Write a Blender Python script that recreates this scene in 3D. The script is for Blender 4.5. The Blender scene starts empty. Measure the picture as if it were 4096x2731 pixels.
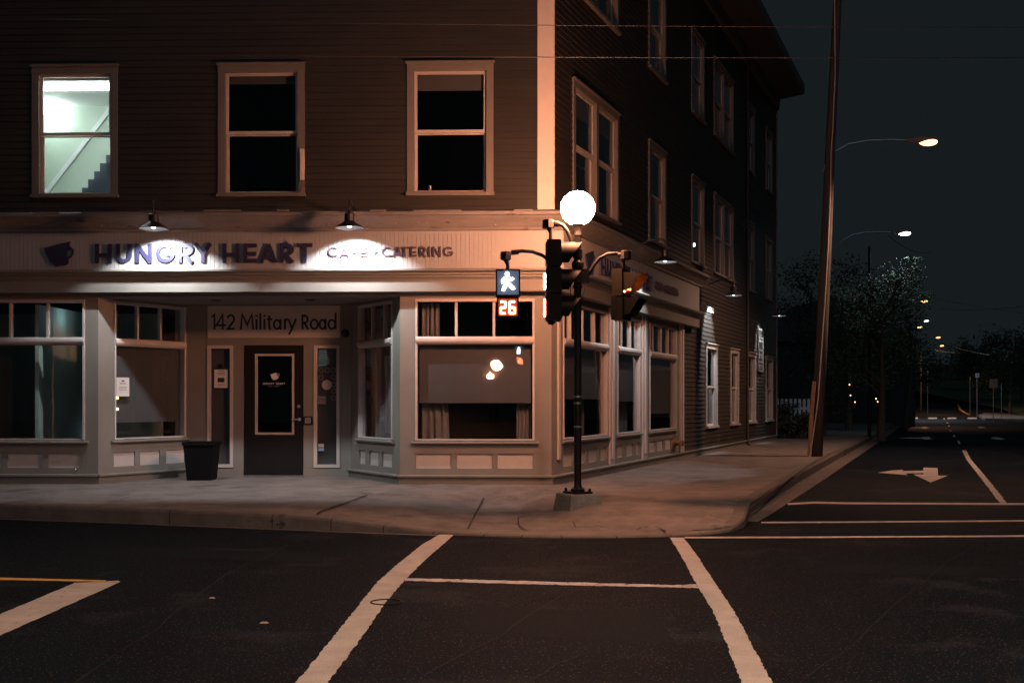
import bpy, math, random
from mathutils import Vector, Matrix
random.seed(7)
R = math.radians
S = bpy.context.scene
COL = S.collection
# ------------------------------------------------------------------ camera
F, PX0, PY0, H = 4565.0, 2048.0, 1598.0, 1.45      # focal length and horizon in photo pixels, eye height in metres
cam = bpy.data.cameras.new('camera'); co = bpy.data.objects.new('camera', cam); COL.objects.link(co)
co.location = (0, 0, H); co.rotation_euler = (R(90), 0, 0)
cam.sensor_width = 36; cam.lens = 36*F/4096; cam.shift_y = (PY0-1365.5)/4096
cam.clip_start = .05; cam.clip_end = 3000
S.camera = co
# ------------------------------------------------------------------ night sky, faint added fill sun, exposure
W = bpy.data.worlds.new('World'); S.world = W; W.use_nodes = True
nt = W.node_tree; bg = nt.nodes['Background']; bg.inputs[0].default_value = (.62, .88, 1.0, 1); bg.inputs[1].default_value = .0130
sun = bpy.data.lights.new('fill_sun', 'SUN'); sun.energy = .15; sun.angle = R(30); sun.color = (.5, .78, 1)  # weak blue fill added to lift the dark walls
so = bpy.data.objects.new('fill_sun', sun); COL.objects.link(so); so.rotation_euler = (R(48), 0, R(12))
S.view_settings.view_transform = 'Standard'; S.view_settings.look = 'None'
S.view_settings.exposure = 0; S.view_settings.gamma = 1
S.cycles.use_denoising = True; S.cycles.sample_clamp_indirect = 6; S.cycles.max_bounces = 8
S.cycles.caustics_reflective = False; S.cycles.caustics_refractive = False

# ------------------------------------------------------------------ materials
def mat(name, col, rough=.7, var=.15, scale=6, bump=.0, bscale=60, metal=0, spec=.4, wear=None, coat=0, grain=0, aspect=(1,1,1), specks=None):
    m = bpy.data.materials.new(name); m.use_nodes = True; t = m.node_tree; n = t.nodes; b = n['Principled BSDF']
    tc = n.new('ShaderNodeTexCoord'); mp = n.new('ShaderNodeMapping'); mp.inputs['Scale'].default_value = aspect
    t.links.new(tc.outputs['Object'], mp.inputs[0])
    nz = n.new('ShaderNodeTexNoise'); nz.inputs['Scale'].default_value = scale; nz.inputs['Detail'].default_value = 8; nz.inputs['Roughness'].default_value = .65
    t.links.new(mp.outputs[0], nz.inputs['Vector'])
    cr = n.new('ShaderNodeValToRGB'); e = cr.color_ramp.elements
    e[0].position = .3; e[1].position = .72
    e[0].color = tuple(c*(1-var) for c in col)+(1,); e[1].color = tuple(min(1, c*(1+var)) for c in col)+(1,)
    t.links.new(nz.outputs[0], cr.inputs[0]); out = cr.outputs[0]
    if wear:                                   # patches of another colour: dirt, worn paint, stains
        wc, ws, wp = wear
        n2 = n.new('ShaderNodeTexNoise'); n2.inputs['Scale'].default_value = ws; n2.inputs['Detail'].default_value = 10; n2.inputs['Roughness'].default_value = .7
        t.links.new(mp.outputs[0], n2.inputs['Vector'])
        r2 = n.new('ShaderNodeValToRGB'); r2.color_ramp.elements[0].position = wp; r2.color_ramp.elements[1].position = wp+.06
        t.links.new(n2.outputs[0], r2.inputs[0])
        mx = n.new('ShaderNodeMix'); mx.data_type = 'RGBA'
        t.links.new(r2.outputs[0], mx.inputs[0]); t.links.new(out, mx.inputs[6]); mx.inputs[7].default_value = wc+(1,)
        out = mx.outputs[2]
    if grain:
        n3 = n.new('ShaderNodeTexNoise'); n3.inputs['Scale'].default_value = 260; n3.inputs['Detail'].default_value = 3
        t.links.new(tc.outputs['Object'], n3.inputs['Vector'])
        r3 = n.new('ShaderNodeValToRGB'); r3.color_ramp.elements[0].position = .35; r3.color_ramp.elements[1].position = .75
        r3.color_ramp.elements[0].color = (1-grain,)*3+(1,); r3.color_ramp.elements[1].color = (1+grain*1.5,)*3+(1,)
        t.links.new(n3.outputs[0], r3.inputs[0])
        m3 = n.new('ShaderNodeMix'); m3.data_type = 'RGBA'; m3.blend_type = 'MULTIPLY'; m3.inputs[0].default_value = 1
        t.links.new(out, m3.inputs[6]); t.links.new(r3.outputs[0], m3.inputs[7]); out = m3.outputs[2]
    if specks:
        n4 = n.new('ShaderNodeTexNoise'); n4.inputs['Scale'].default_value = specks[1]; n4.inputs['Detail'].default_value = 2
        t.links.new(tc.outputs['Object'], n4.inputs['Vector'])
        r4 = n.new('ShaderNodeValToRGB'); r4.color_ramp.elements[0].position = specks[2]; r4.color_ramp.elements[1].position = specks[2]+.03
        t.links.new(n4.outputs[0], r4.inputs[0]); m4 = n.new('ShaderNodeMix'); m4.data_type = 'RGBA'
        t.links.new(r4.outputs[0], m4.inputs[0]); t.links.new(out, m4.inputs[6]); m4.inputs[7].default_value = specks[0]+(1,); out = m4.outputs[2]
    t.links.new(out, b.inputs['Base Color'])
    rr = n.new('ShaderNodeMapRange'); rr.inputs[3].default_value = max(0, rough-.1); rr.inputs[4].default_value = min(1, rough+.1)
    t.links.new(nz.outputs[0], rr.inputs[0]); t.links.new(rr.outputs[0], b.inputs['Roughness'])
    b.inputs['Metallic'].default_value = metal; b.inputs['Specular IOR Level'].default_value = spec
    if coat: b.inputs['Coat Weight'].default_value = coat
    if bump:
        nb = n.new('ShaderNodeTexNoise'); nb.inputs['Scale'].default_value = bscale; nb.inputs['Detail'].default_value = 6
        t.links.new(mp.outputs[0], nb.inputs['Vector'])
        bp = n.new('ShaderNodeBump'); bp.inputs['Strength'].default_value = bump; bp.inputs['Distance'].default_value = .01
        t.links.new(nb.outputs[0], bp.inputs['Height']); t.links.new(bp.outputs[0], b.inputs['Normal'])
    return m
def emit(name, col, L):
    m = bpy.data.materials.new(name); m.use_nodes = True; t = m.node_tree; n = t.nodes
    b = n['Principled BSDF']; b.inputs['Base Color'].default_value = (.04, .04, .04, 1)
    b.inputs['Emission Color'].default_value = col+(1,); b.inputs['Emission Strength'].default_value = L
    return m
def glass(name, tint=(.94, .95, .96), boost=1.0):
    m = bpy.data.materials.new(name); m.use_nodes = True; t = m.node_tree; n = t.nodes
    for x in list(n):
        if x.type != 'OUTPUT_MATERIAL': n.remove(x)
    tr = n.new('ShaderNodeBsdfTransparent'); tr.inputs[0].default_value = tint+(1,)
    gl = n.new('ShaderNodeBsdfGlossy'); gl.inputs['Roughness'].default_value = .015; gl.inputs[0].default_value = (.95, .97, 1, 1)
    fr = n.new('ShaderNodeFresnel'); ge = n.new('ShaderNodeNewGeometry'); ir = n.new('ShaderNodeMapRange')   # same reflectance on leaving as on entering: a thin sheet
    ir.inputs[3].default_value = 1.5; ir.inputs[4].default_value = 1/1.5; t.links.new(ge.outputs['Backfacing'], ir.inputs[0]); t.links.new(ir.outputs[0], fr.inputs[0])
    nz = n.new('ShaderNodeTexNoise'); nz.inputs['Scale'].default_value = 1.3; nz.inputs['Detail'].default_value = 2
    bp = n.new('ShaderNodeBump'); bp.inputs['Strength'].default_value = .03; bp.inputs['Distance'].default_value = .05
    tc = n.new('ShaderNodeTexCoord'); t.links.new(tc.outputs['Object'], nz.inputs['Vector'])
    t.links.new(nz.outputs[0], bp.inputs['Height']); t.links.new(bp.outputs[0], gl.inputs['Normal'])
    ml = n.new('ShaderNodeMath'); ml.operation = 'MULTIPLY'; ml.inputs[1].default_value = boost; t.links.new(fr.outputs[0], ml.inputs[0])
    mx = n.new('ShaderNodeMixShader'); t.links.new(ml.outputs[0], mx.inputs[0]); t.links.new(tr.outputs[0], mx.inputs[1]); t.links.new(gl.outputs[0], mx.inputs[2])
    t.links.new(mx.outputs[0], n['Material Output'].inputs[0])
    return m
M = {}
M['siding'] = mat('siding_paint', (.034, .029, .024), .55, .2, 3, .25, 40, spec=.35, wear=((.075, .065, .058), 10, .71), aspect=(.25, .25, 1))
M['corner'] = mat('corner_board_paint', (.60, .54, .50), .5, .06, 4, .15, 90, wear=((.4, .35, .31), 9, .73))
M['casing'] = mat('window_casing_paint', (.16, .145, .132), .5, .08, 5, .15, 80, wear=((.15, .125, .11), 16, .72))
M['trim'] = mat('window_trim_paint', (.46, .42, .40), .5, .07, 5, .15, 80, wear=((.28, .24, .21), 16, .72))
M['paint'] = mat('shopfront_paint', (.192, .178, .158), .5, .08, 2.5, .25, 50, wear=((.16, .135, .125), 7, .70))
M['cornice'] = mat('weathered_cornice_paint', (.185, .168, .16), .55, .2, 5, .6, 25, wear=((.05, .04, .035), 7, .60), aspect=(.5, .5, 2.2))
M['eaves'] = mat('dark_eaves_paint', (.07, .07, .074), .6, .15, 4)
M['bead'] = mat('beadboard_paint', (.32, .31, .30), .45, .06, 4, .15, 60, wear=((.42, .38, .35), 12, .72))
M['panel'] = mat('white_panel_paint', (.46, .43, .41), .5, .06, 6, .2, 60, wear=((.36, .30, .26), 10, .67))
M['soffit'] = mat('soffit_paint', (.20, .19, .18), .7, .1)
M['door'] = mat('dark_door_paint', (.007, .006, .0075), .4, .15, 8, .1, 60)
M['dark'] = mat('dark_interior', (.035, .036, .038), .8, .3, 2)
M['floor'] = mat('interior_floor', (.05, .045, .04), .5, .2, 3)
M['blind'] = mat('roller_blind_fabric', (.082, .078, .077), .9, .08, 8, .2, 300)
M['curtain'] = mat('curtain_fabric', (.17, .155, .15), .95, .12, 10, .2, 200)
M['glass'] = glass('window_glass', boost=1.0)
M['navy'] = mat('purple_letter_paint', (.027, .025, .066), .45, .08)
M['lav'] = mat('pale_purple_letter_paint', (.075, .048, .07), .45, .08)
M['ink'] = mat('dark_lettering_paint', (.018, .022, .03), .6, .1)
M['board'] = mat('address_board_paint', (.47, .40, .34), .6, .06, 4)
M['black'] = mat('black_enamel', (.012, .013, .016), .38, .3, 8, .1, 40, spec=.5)
M['polemetal'] = mat('dark_pole_paint', (.009, .008, .009), .5, .3, 10, .15, 50, spec=.2, wear=((.025, .018, .014), 20, .7))
M['signalbody'] = mat('signal_housing', (.011, .010, .010), .6, .2, 10, .1, 60, spec=.12)
M['ochre'] = mat('aged_yellow_housing', (.03, .024, .017), .6, .2, 8, .1, 60, spec=.12)
M['steel'] = mat('galvanised_steel', (.42, .42, .44), .35, .2, 12, .1, 60, metal=.9)
M['shadein'] = mat('lamp_shade_white_enamel', (.8, .82, .84), .4, .05)
M['conc'] = mat('pavement_concrete', (.15, .128, .118), .85, .38, 2.3, .5, 55, wear=((.085, .072, .066), .8, .57), grain=.3, spec=.25)
M['kerb'] = mat('kerb_concrete', (.12, .10, .09), .85, .3, 3, .6, 60, wear=((.05, .045, .04), 3, .6), grain=.3, spec=.2)
M['joint'] = mat('joint_dirt', (.02, .017, .016), .9, .3, 6)
M['block'] = mat('cast_concrete', (.17, .16, .15), .9, .3, 7, .8, 30, wear=((.10, .09, .085), 8, .6), grain=.3)
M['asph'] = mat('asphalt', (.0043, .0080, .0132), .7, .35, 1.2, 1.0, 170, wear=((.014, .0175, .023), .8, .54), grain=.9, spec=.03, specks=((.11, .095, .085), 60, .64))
M['paintline'] = mat('worn_road_paint', (.43, .375, .34), .75, .2, 3, .8, 140, wear=((.12, .11, .105), 7, .63), grain=.55, spec=.25)
M['oldline'] = mat('old_broken_road_paint', (.50, .43, .42), .8, .3, 9, .6, 140, wear=((.07, .06, .06), 13, .56), grain=.4)
M['yellow'] = mat('yellow_road_paint', (.55, .30, .05), .75, .2, 8, .4, 140, wear=((.14, .09, .04), 9, .6))
M['wood'] = mat('weathered_pole_wood', (.062, .056, .050), .85, .35, 8, .8, 30, wear=((.06, .045, .035), 14, .6), aspect=(1, 1, .07))
M['guard'] = mat('plastic_cable_guard', (.40, .22, .13), .5, .2, 6)
M['fence'] = mat('blue_lit_picket_paint', (.30, .44, .58), .6, .1, 8)  # white pickets, with the blue of the lamp light put into the colour
M['leaf'] = mat('leaf_green', (.03, .055, .016), .6, .4, 2)
M['leaf2'] = mat('leaf_dark_green', (.018, .03, .014), .6, .4, 2)
M['bark'] = mat('bark', (.06, .05, .04), .9, .3, 8, .8, 30)
M['grass'] = mat('lawn', (.03, .045, .018), .9, .4, 5, .8, 60)
M['paper'] = mat('paper', (.62, .60, .58), .8, .05)
M['plan'] = mat('black_plastic', (.006, .0065, .0075), .7, .2, 8, spec=.08)
M['stairwall'] = mat('pale_green_wall', (.50, .60, .50), .7, .05)
M['stairwhite'] = mat('white_ceiling', (.85, .86, .84), .7, .03)
M['stairband'] = mat('white_stair_stringer', (.72, .76, .74), .5, .03)
M['stairdark'] = mat('blue_grey_steps', (.07, .085, .11), .7, .1)
M['house'] = mat('far_house_boards', (.02, .02, .02), .7, .2, 2)
M['roof'] = mat('roof_shingles', (.05, .05, .055), .9, .3, 6, .5, 30)
M['signwhite'] = mat('reflective_sign_white', (.75, .85, .9), .4, .05)
M['signgrey'] = mat('sign_back_aluminium', (.22, .20, .20), .6, .1)
M['wire'] = mat('cable_black', (.05, .045, .04), .5, .2)
HPS = (1.0, .40, .17)
M['globe'] = emit('lit_globe', (1.0, .395, .205), 450)
M['hps'] = emit('lit_sodium_lens', (1.0, .42, .14), 6)
M['led'] = emit('lit_white_lens', (.72, .85, 1.0), 16)
M['bulb'] = emit('lit_white_bulb', (.86, .93, 1.0), 8)
M['walk'] = emit('lit_walk_symbol', (.78, .9, 1.0), 90)
M['count'] = emit('lit_countdown_digits', (1.0, .17, .06), 90)
M['hand'] = emit('lit_hand_symbol', (1.0, .16, .03), 22)
M['walkface'] = emit('glowing_walk_lens', (.45, .6, .95), .16)  # glow around the lit figure, put into the plate behind it
M['countface'] = emit('glowing_countdown_lens', (1.0, .07, .015), .55)  # red glow around the digits, put into the plate behind them
M['redlens'] = mat('unlit_red_lens', (.20, .015, .01), .2, .1)
M['amberlens'] = mat('unlit_amber_lens', (.25, .10, .01), .2, .1)
M['greenlens'] = mat('unlit_green_lens', (.01, .10, .06), .2, .1)
M['stairlight'] = emit('lit_stair_fixture_and_fill', (.9, 1.0, .98), 40)
M['roomlight'] = emit('lit_room_fixture', (.55, .85, 1.0), 4.0)
M['neon'] = emit('lit_bulb_and_reflection', (1, .55, .25), 6)
M['teal'] = emit('lit_pale_decoration', (.5, .8, .72), .22)

# ------------------------------------------------------------------ geometry helpers
class Frame:
    """a vertical plane: origin, horizontal direction, outward normal"""
    def __init__(s, O, ud, nrm):
        s.O = Vector(O).to_2d(); s.ud = Vector(ud).to_2d().normalized(); s.n = Vector(nrm).to_2d().normalized()
    def P(s, u, o, z):
        p = s.O+s.ud*u+s.n*o; return Vector((p.x, p.y, z))
    def px(s, x, y=None, out=0):
        a = (x-PX0)/F; Q = s.O+s.n*out
        # t*(a,1) = Q + u*ud
        det = -a*s.ud.y+s.ud.x
        u = (Q.y*a-Q.x)/det if abs(det) > 1e-9 else 0
        t = Q.y+u*s.ud.y
        if y is None: return u
        return u, H+(PY0-y)*t/F
def G(x, y, z=0):
    t = (H-z)*F/(y-PY0); return Vector(((x-PX0)/F*t, t, z))
def AT(x, y, Y):
    return Vector(((x-PX0)/F*Y, Y, H+(PY0-y)*Y/F))
ORG = {}
class MB:
    def __init__(s): s.v = []; s.f = []
    def add(s, vs, fs):
        k = len(s.v); s.v += [Vector(v) for v in vs]; s.f += [tuple(i+k for i in f) for f in fs]; return s
    def box(s, fr, u0, u1, o0, o1, z0, z1):
        P = fr.P
        vs = [P(u, o, z) for z in (z0, z1) for o in (o0, o1) for u in (u0, u1)]
        return s.add(vs, [(0, 1, 3, 2), (4, 6, 7, 5), (0, 4, 5, 1), (2, 3, 7, 6), (0, 2, 6, 4), (1, 5, 7, 3)])
    def wbox(s, c, d, rz=0):
        c = Vector(c); m = Matrix.Rotation(rz, 3, 'Z'); h = Vector(d)/2
        vs = [c+m@Vector((x*h.x, y*h.y, z*h.z)) for z in (-1, 1) for y in (-1, 1) for x in (-1, 1)]
        return s.add(vs, [(0, 1, 3, 2), (4, 6, 7, 5), (0, 4, 5, 1), (2, 3, 7, 6), (0, 2, 6, 4), (1, 5, 7, 3)])
    def prism(s, fr, poly, o0, o1):
        n = len(poly)
        vs = [fr.P(u, o0, z) for u, z in poly]+[fr.P(u, o1, z) for u, z in poly]
        return s.add(vs, [tuple(range(n)), tuple(range(2*n-1, n-1, -1))]+[(i, (i+1) % n, n+(i+1) % n, n+i) for i in range(n)])
    def sweep(s, fr, prof, u0, u1, e0=0, e1=0):
        """profile [(out, z)] extruded along u; e0/e1 mitre factor: u end shifts with out"""
        n = len(prof)
        vs = [fr.P(u0+e0*o, o, z) for o, z in prof]+[fr.P(u1+e1*o, o, z) for o, z in prof]
        return s.add(vs, [tuple(range(n)), tuple(range(2*n-1, n-1, -1))]+[(i, (i+1) % n, n+(i+1) % n, n+i) for i in range(n)])
    def ribbon(s, fr, pts, w, o0, o1, closed=False):
        n = len(pts); L = []; Rr = []
        P = [Vector(p) for p in pts]
        for i in range(n):
            a = P[i-1] if (i > 0 or closed) else None; b = P[(i+1) % n] if (i < n-1 or closed) else None
            d1 = (P[i]-a).normalized() if a is not None else None; d2 = (b-P[i]).normalized() if b is not None else None
            d = ((d1 or d2)+(d2 or d1)).normalized(); nn = Vector((-d.y, d.x))
            k = 1
            if d1 and d2: k = 1/max(.45, nn.dot(Vector((-d1.y, d1.x))))
            L.append(P[i]+nn*w/2*k); Rr.append(P[i]-nn*w/2*k)
        vs = []
        for o in (o0, o1):
            for i in range(n): vs += [fr.P(L[i].x, o, L[i].y), fr.P(Rr[i].x, o, Rr[i].y)]
        fs = []; N = 2*n
        for i in range(n if closed else n-1):
            j = (i+1) % n; a, b, c, d = 2*i, 2*i+1, 2*j+1, 2*j
            fs += [(a, b, c, d), (N+d, N+c, N+b, N+a), (a, d, N+d, N+a), (b, N+b, N+c, c)]
        if not closed: fs += [(0, N, N+1, 1), (2*n-2, 2*n-1, N+2*n-1, N+2*n-2)]
        return s.add(vs, fs)
    def tube(s, pts, r, n=10, cap=True):
        P = [Vector(p) for p in pts]; rs = r if isinstance(r, (list, tuple)) else [r]*len(P)
        k = len(s.v); up = None
        for i, p in enumerate(P):
            d = (P[min(i+1, len(P)-1)]-P[max(i-1, 0)]).normalized()
            if up is None:
                up = Vector((0, 0, 1)) if abs(d.z) < .9 else Vector((1, 0, 0))
            a = d.cross(up).normalized(); b = a.cross(d).normalized(); up = b
            for j in range(n):
                t = 2*math.pi*j/n; s.v.append(p+(a*math.cos(t)+b*math.sin(t))*rs[i])
        for i in range(len(P)-1):
            for j in range(n):
                s.f.append((k+i*n+j, k+i*n+(j+1) % n, k+(i+1)*n+(j+1) % n, k+(i+1)*n+j))
        if cap:
            s.f.append(tuple(k+j for j in range(n))); s.f.append(tuple(k+(len(P)-1)*n+n-1-j for j in range(n)))
        return s
    def lathe(s, c, prof, n=24, m=None):
        """prof [(r, z)]; axis z unless matrix m"""
        c = Vector(c); k = len(s.v)
        for r, z in prof:
            for j in range(n):
                t = 2*math.pi*j/n; q = Vector((r*math.cos(t), r*math.sin(t), z))
                if m is not None: q = m@q
                s.v.append(c+q)
        for i in range(len(prof)-1):
            for j in range(n):
                s.f.append((k+i*n+j, k+i*n+(j+1) % n, k+(i+1)*n+(j+1) % n, k+(i+1)*n+j))
        return s
    def sphere(s, c, r, nu=32, nv=18, sc=(1, 1, 1)):
        c = Vector(c); prof = [(max(1e-4, math.sin(math.pi*i/nv)), -math.cos(math.pi*i/nv)) for i in range(nv+1)]
        k = len(s.v)
        for rr, z in prof:
            for j in range(nu):
                t = 2*math.pi*j/nu; s.v.append(c+Vector((rr*math.cos(t)*r*sc[0], rr*math.sin(t)*r*sc[1], z*r*sc[2])))
        for i in range(nv):
            for j in range(nu):
                s.f.append((k+i*nu+j, k+i*nu+(j+1) % nu, k+(i+1)*nu+(j+1) % nu, k+(i+1)*nu+j))
        return s
    def build(s, name, m, parent=None, smooth=False, origin=None):
        me = bpy.data.meshes.new(name)
        if parent is not None: off = ORG[parent.name]
        elif origin is not None: off = Vector(origin)
        else:
            lo = Vector((min(v[i] for v in s.v) for i in range(3))); hi = Vector((max(v[i] for v in s.v) for i in range(3)))
            off = Vector(((lo.x+hi.x)/2, (lo.y+hi.y)/2, lo.z))
        me.from_pydata([v-off for v in s.v], [], s.f); me.update()
        import bmesh
        bm = bmesh.new(); bm.from_mesh(me); bmesh.ops.recalc_face_normals(bm, faces=bm.faces); bm.to_mesh(me); bm.free()
        me.materials.append(M[m] if isinstance(m, str) else m)
        if smooth:
            for p in me.polygons: p.use_smooth = True
            if smooth == 'auto':
                try: me.set_sharp_from_angle(angle=R(38))
                except Exception: pass
        o = bpy.data.objects.new(name, me); COL.objects.link(o)
        if parent is not None: o.parent = parent; ORG[o.name] = off
        else: o.location = off; ORG[o.name] = off
        return o
def tag(o, label=None, cat=None, group=None, kind=None):
    if label: o['label'] = label
    if cat: o['category'] = cat
    if group: o['group'] = group
    if kind: o['kind'] = kind
    return o
def empty(name, loc, label, cat, group=None):
    o = bpy.data.objects.new(name, None); COL.objects.link(o); o.location = loc; o.empty_display_size = .1
    ORG[o.name] = Vector(loc); return tag(o, label, cat, group)
def copy_tree(o, parent=None):
    c = o.copy(); COL.objects.link(c)
    if parent: c.parent = parent
    for ch in list(o.children): copy_tree(ch, c)
    return c
def struct(mb, name, m, **k): return tag(mb.build(name, m, **k), kind='structure')

# ------------------------------------------------------------------ the frames of the building
TAN = 1822/F
DC = 16.9
C2 = ((2215-PX0)/F*DC, DC)
FR = Frame(C2, (-1, .03), (-.03, -1))                       # shopfront along the main road, u runs left from the corner
SD = Frame(C2, (TAN, 1), (1, -TAN))                         # wall along the side road, u runs away from the camera
DO = -1.5                                                  # the door wall stands this far behind the shopfront
def fpt(x, out=0):
    u = FR.px(x, out=out); return FR.P(u, out, 0)
a, b = fpt(393), fpt(749, DO); d = (b-a).normalized()
SL = Frame(a, d, (-d.y if False else d.y, -d.x)); SLN = (b-a).length         # left splay, facing right
a2, b2 = fpt(1600), fpt(1403, DO); d2 = (b2-a2).normalized()
SR = Frame(a2, d2, (-d2.y, d2.x)); SRN = (b2-a2).length                       # right splay, facing left
FU = {k: FR.px(k) for k in (393, 1600)}
UEND = 13.5; VEND = SD.px(3104); ZTOP = 11.0
Z_BASE, Z_LEDGE0, Z_LEDGE1 = .0, .285, .335
Z_P0, Z_P1, Z_SILL, Z_G0, Z_G1, Z_B1, Z_T1, Z_LIP = .43, .65, .79, .845, 2.268, 2.385, 2.905, 3.04

# ------------------------------------------------------------------ ground, kerbs and pavement
def gz(x, y):
    return 0 if y < 92 else min(14, ((y-92)**1.25)*.0105)
g = MB(); xs = [-400, -120, -60, -30, -15, 0, 5, 10, 15, 20, 30, 45, 60, 80, 110, 150, 220, 400]; ys = [-40, -10, 0, 5, 10, 20, 35, 50, 70, 85, 92, 100, 110, 125, 145, 170, 200, 250, 330, 450, 700, 1200]
vs = [(x, y, gz(x, y)) for y in ys for x in xs]; nx = len(xs)
g.add(vs, [(j*nx+i, j*nx+i+1, (j+1)*nx+i+1, (j+1)*nx+i) for j in range(len(ys)-1) for i in range(nx-1)])
struct(g, 'road', 'asph', smooth=True, origin=(0, 0, 0))
# kerb stations: kerb foot x, y, kerb height, inner point x, y
KS = [(-16, 17.0, .155, -16, 20.5), (-11, 15.45, .155, -11, 20.5), (-6.28, 14.0, .155, -6.28, 20.5), (-3.98, 13.29, .155, -3.98, 20.5), (-2.7, 12.88, .15, -2.7, 20.5),
      (-2.0, 12.65, .125, -2.0, 20.5), (-1.4, 12.46, .07, -1.4, 20.5), (-.85, 12.32, .02, -.85, 20.5), (-.3, 12.12, .008, -.4, 20.5), (.1, 12.02, .008, 0, 20.5), (.52, 11.96, .008, .3, 20.5),
      (1.1, 11.97, .008, .6, 20.6), (1.68, 12.08, .008, .9, 20.8), (2.05, 12.24, .008, 1.1, 21), (2.38, 12.5, .03, 1.4, 21.5), (2.62, 12.95, .09, 1.6, 22), (2.80, 13.6, .14, 1.9, 22.8),
      (3.04, 14.6, .155, 2.2, 23.5), (5.31, 20.8, .155, 3.4, 28), (9.44, 31.8, .155, 7.2, 36.0), (12.9, 41, .155, 9.6, 42), (18.5, 56, .155, 15.2, 57.3), (29.4, 85, .155, 26, 86.3), (31.5, 90.5, .155, 28, 91.8)]
def kz(s, t):
    d = math.hypot(s[3]-s[0], s[4]-s[1])*t; return s[2]+.012*min(d, 4)
def pave_z(x, y):                                           # height of the pavement under a point
    best = None
    for i in range(len(KS)-1):
        p, q = Vector(KS[i][:2]), Vector(KS[i+1][:2]); e = q-p; t = max(0, min(1, (Vector((x, y))-p).dot(e)/e.length_squared))
        dd = (Vector((x, y))-p-e*t).length; z = KS[i][2]*(1-t)+KS[i+1][2]*t
        if best is None or dd < best[0]: best = (dd, z)
    return best[1]+.012*min(best[0], 4)
NT = 14; pv = MB(); vs = []
for s in KS:
    for j in range(NT+1):
        t = j/NT; x_, y_ = s[0]+(s[3]-s[0])*t, s[1]+(s[4]-s[1])*t; vs.append((x_, y_, pave_z(x_, y_)))
pv.add(vs, [(i*(NT+1)+j, (i+1)*(NT+1)+j, (i+1)*(NT+1)+j+1, i*(NT+1)+j+1) for i in range(len(KS)-1) for j in range(NT)])
struct(pv, 'pavement', 'conc', smooth=True, origin=(0, 0, 0))
kb = MB(); n = len(KS); prev = None; vs = []
for i, s in enumerate(KS):
    p = Vector(s[:2]); a = Vector(KS[max(i-1, 0)][:2]); b = Vector(KS[min(i+1, n-1)][:2]); d = (b-a).normalized(); nn = Vector((-d.y, d.x))
    o = p-nn*.012; q = p+nn*.15; h = s[2]
    vs += [(o.x, o.y, -.05), (o.x, o.y, h-.015), (p.x+nn.x*.012, p.y+nn.y*.012, h+.006), (q.x, q.y, h+.006), (q.x, q.y, -.05)]
kb.add(vs, [(i*5+j, (i+1)*5+j, (i+1)*5+j+1, i*5+j+1) for i in range(n-1) for j in range(4)])
struct(kb, 'kerb', 'kerb', origin=(0, 0, 0))
# concrete gutter strip beside the side-road kerb
gt = MB(); vs = []
GS = [s for s in KS if s[1] > 13.3 and s[0] > 2.5]
for i, s in enumerate(GS):
    w = [.12, .26, .34][min(i, 2)]
    vs += [(s[0]-.01, s[1], .004), (s[0]+w, s[1]-.38*w, .004)]
gt.add(vs, [(2*i, 2*i+1, 2*i+3, 2*i+2) for i in range(len(GS)-1)])
struct(gt, 'gutter', 'kerb', origin=(0, 0, 0))
# pavement joints and cracks (pixel polylines of the photograph brought down onto the pavement)
def onpave(x, y):
    z = .1
    for _ in range(5): p = G(x, y, z); z = pave_z(p.x, p.y)
    return p.x, p.y, z
jt = MB()
def joint(pts, w=.012, wob=0):
    P = []
    for i in range(len(pts)-1):
        a, b = pts[i], pts[i+1]; k = max(3, int(math.hypot(a[0]-b[0], a[1]-b[1])/18))
        for j in range(k if i < len(pts)-2 else k+1):
            t = j/k; P.append((a[0]+(b[0]-a[0])*t+random.uniform(-wob, wob), a[1]+(b[1]-a[1])*t+random.uniform(-wob, wob)*.4))
    Q = [Vector(onpave(*p)) for p in P]; vs = []
    for i, q in enumerate(Q):
        d = (Q[min(i+1, len(Q)-1)]-Q[max(i-1, 0)]).to_2d().normalized(); nn = Vector((-d.y, d.x))*w/2*random.uniform(.7, 1.3)
        for sg in (1, -1):
            x, y = q.x+nn.x*sg, q.y+nn.y*sg; vs.append((x, y, pave_z(x, y)+.014))
    jt.add(vs, [(2*i, 2*i+1, 2*i+3, 2*i+2) for i in range(len(Q)-1)])
def c2(x, y): return (1500+x/1.47, 1950+y/1.47)
def c1(x, y): return (x/1.47, 1950+y/1.47)
joint([c2(640, 65), c2(545, 250)], .022)
joint([c1(2160, 48), c1(1900, 140), c1(1865, 158)], .03)
joint([c2(570, 248), c2(1640, 262)], .012, 2)
joint([c2(1300, 150), c2(1640, 222), c2(1700, 262)], .014, 3)
joint([c2(1260, 158), c2(880, 170), c2(840, 182), c2(845, 225), c2(890, 258)], .016, 3)
joint([c2(500, 188), c2(700, 186)], .02, 3)
joint([c1(920, 132), c1(990, 105)], .014, 1); joint([c1(150, 78), c1(350, 35)], .014, 1)
joint([c1(1500, 95), c1(1700, 100)], .012, 2)
joint([c2(1310, 160), c2(1260, 158)], .012)
joint([c2(1640, 255), c2(1700, 250), c2(1705, 270)], .02, 4)
joint([c2(1880, 200), c2(1820, 205), c2(1800, 235), c2(1860, 245)], .02, 3)
def c8(x, y): return (3000+x/1.96, 1500+y/1.96)
joint([c8(0, 1050), c8(180, 905), c8(0, 900)], .02); joint([c8(20, 715), c8(470, 745)], .02)
joint([c8(0, 605), c8(460, 640)], .03); joint([c8(180, 905), c8(480, 700)], .02); joint([c8(480, 700), c8(640, 610), c8(780, 575)], .02)
joint([c1(560, 118), c1(760, 60)], .012, 1); joint([c1(0, 58), c1(900, 88), c1(1500, 70), c1(2150, 48)], .010, 1)
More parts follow.
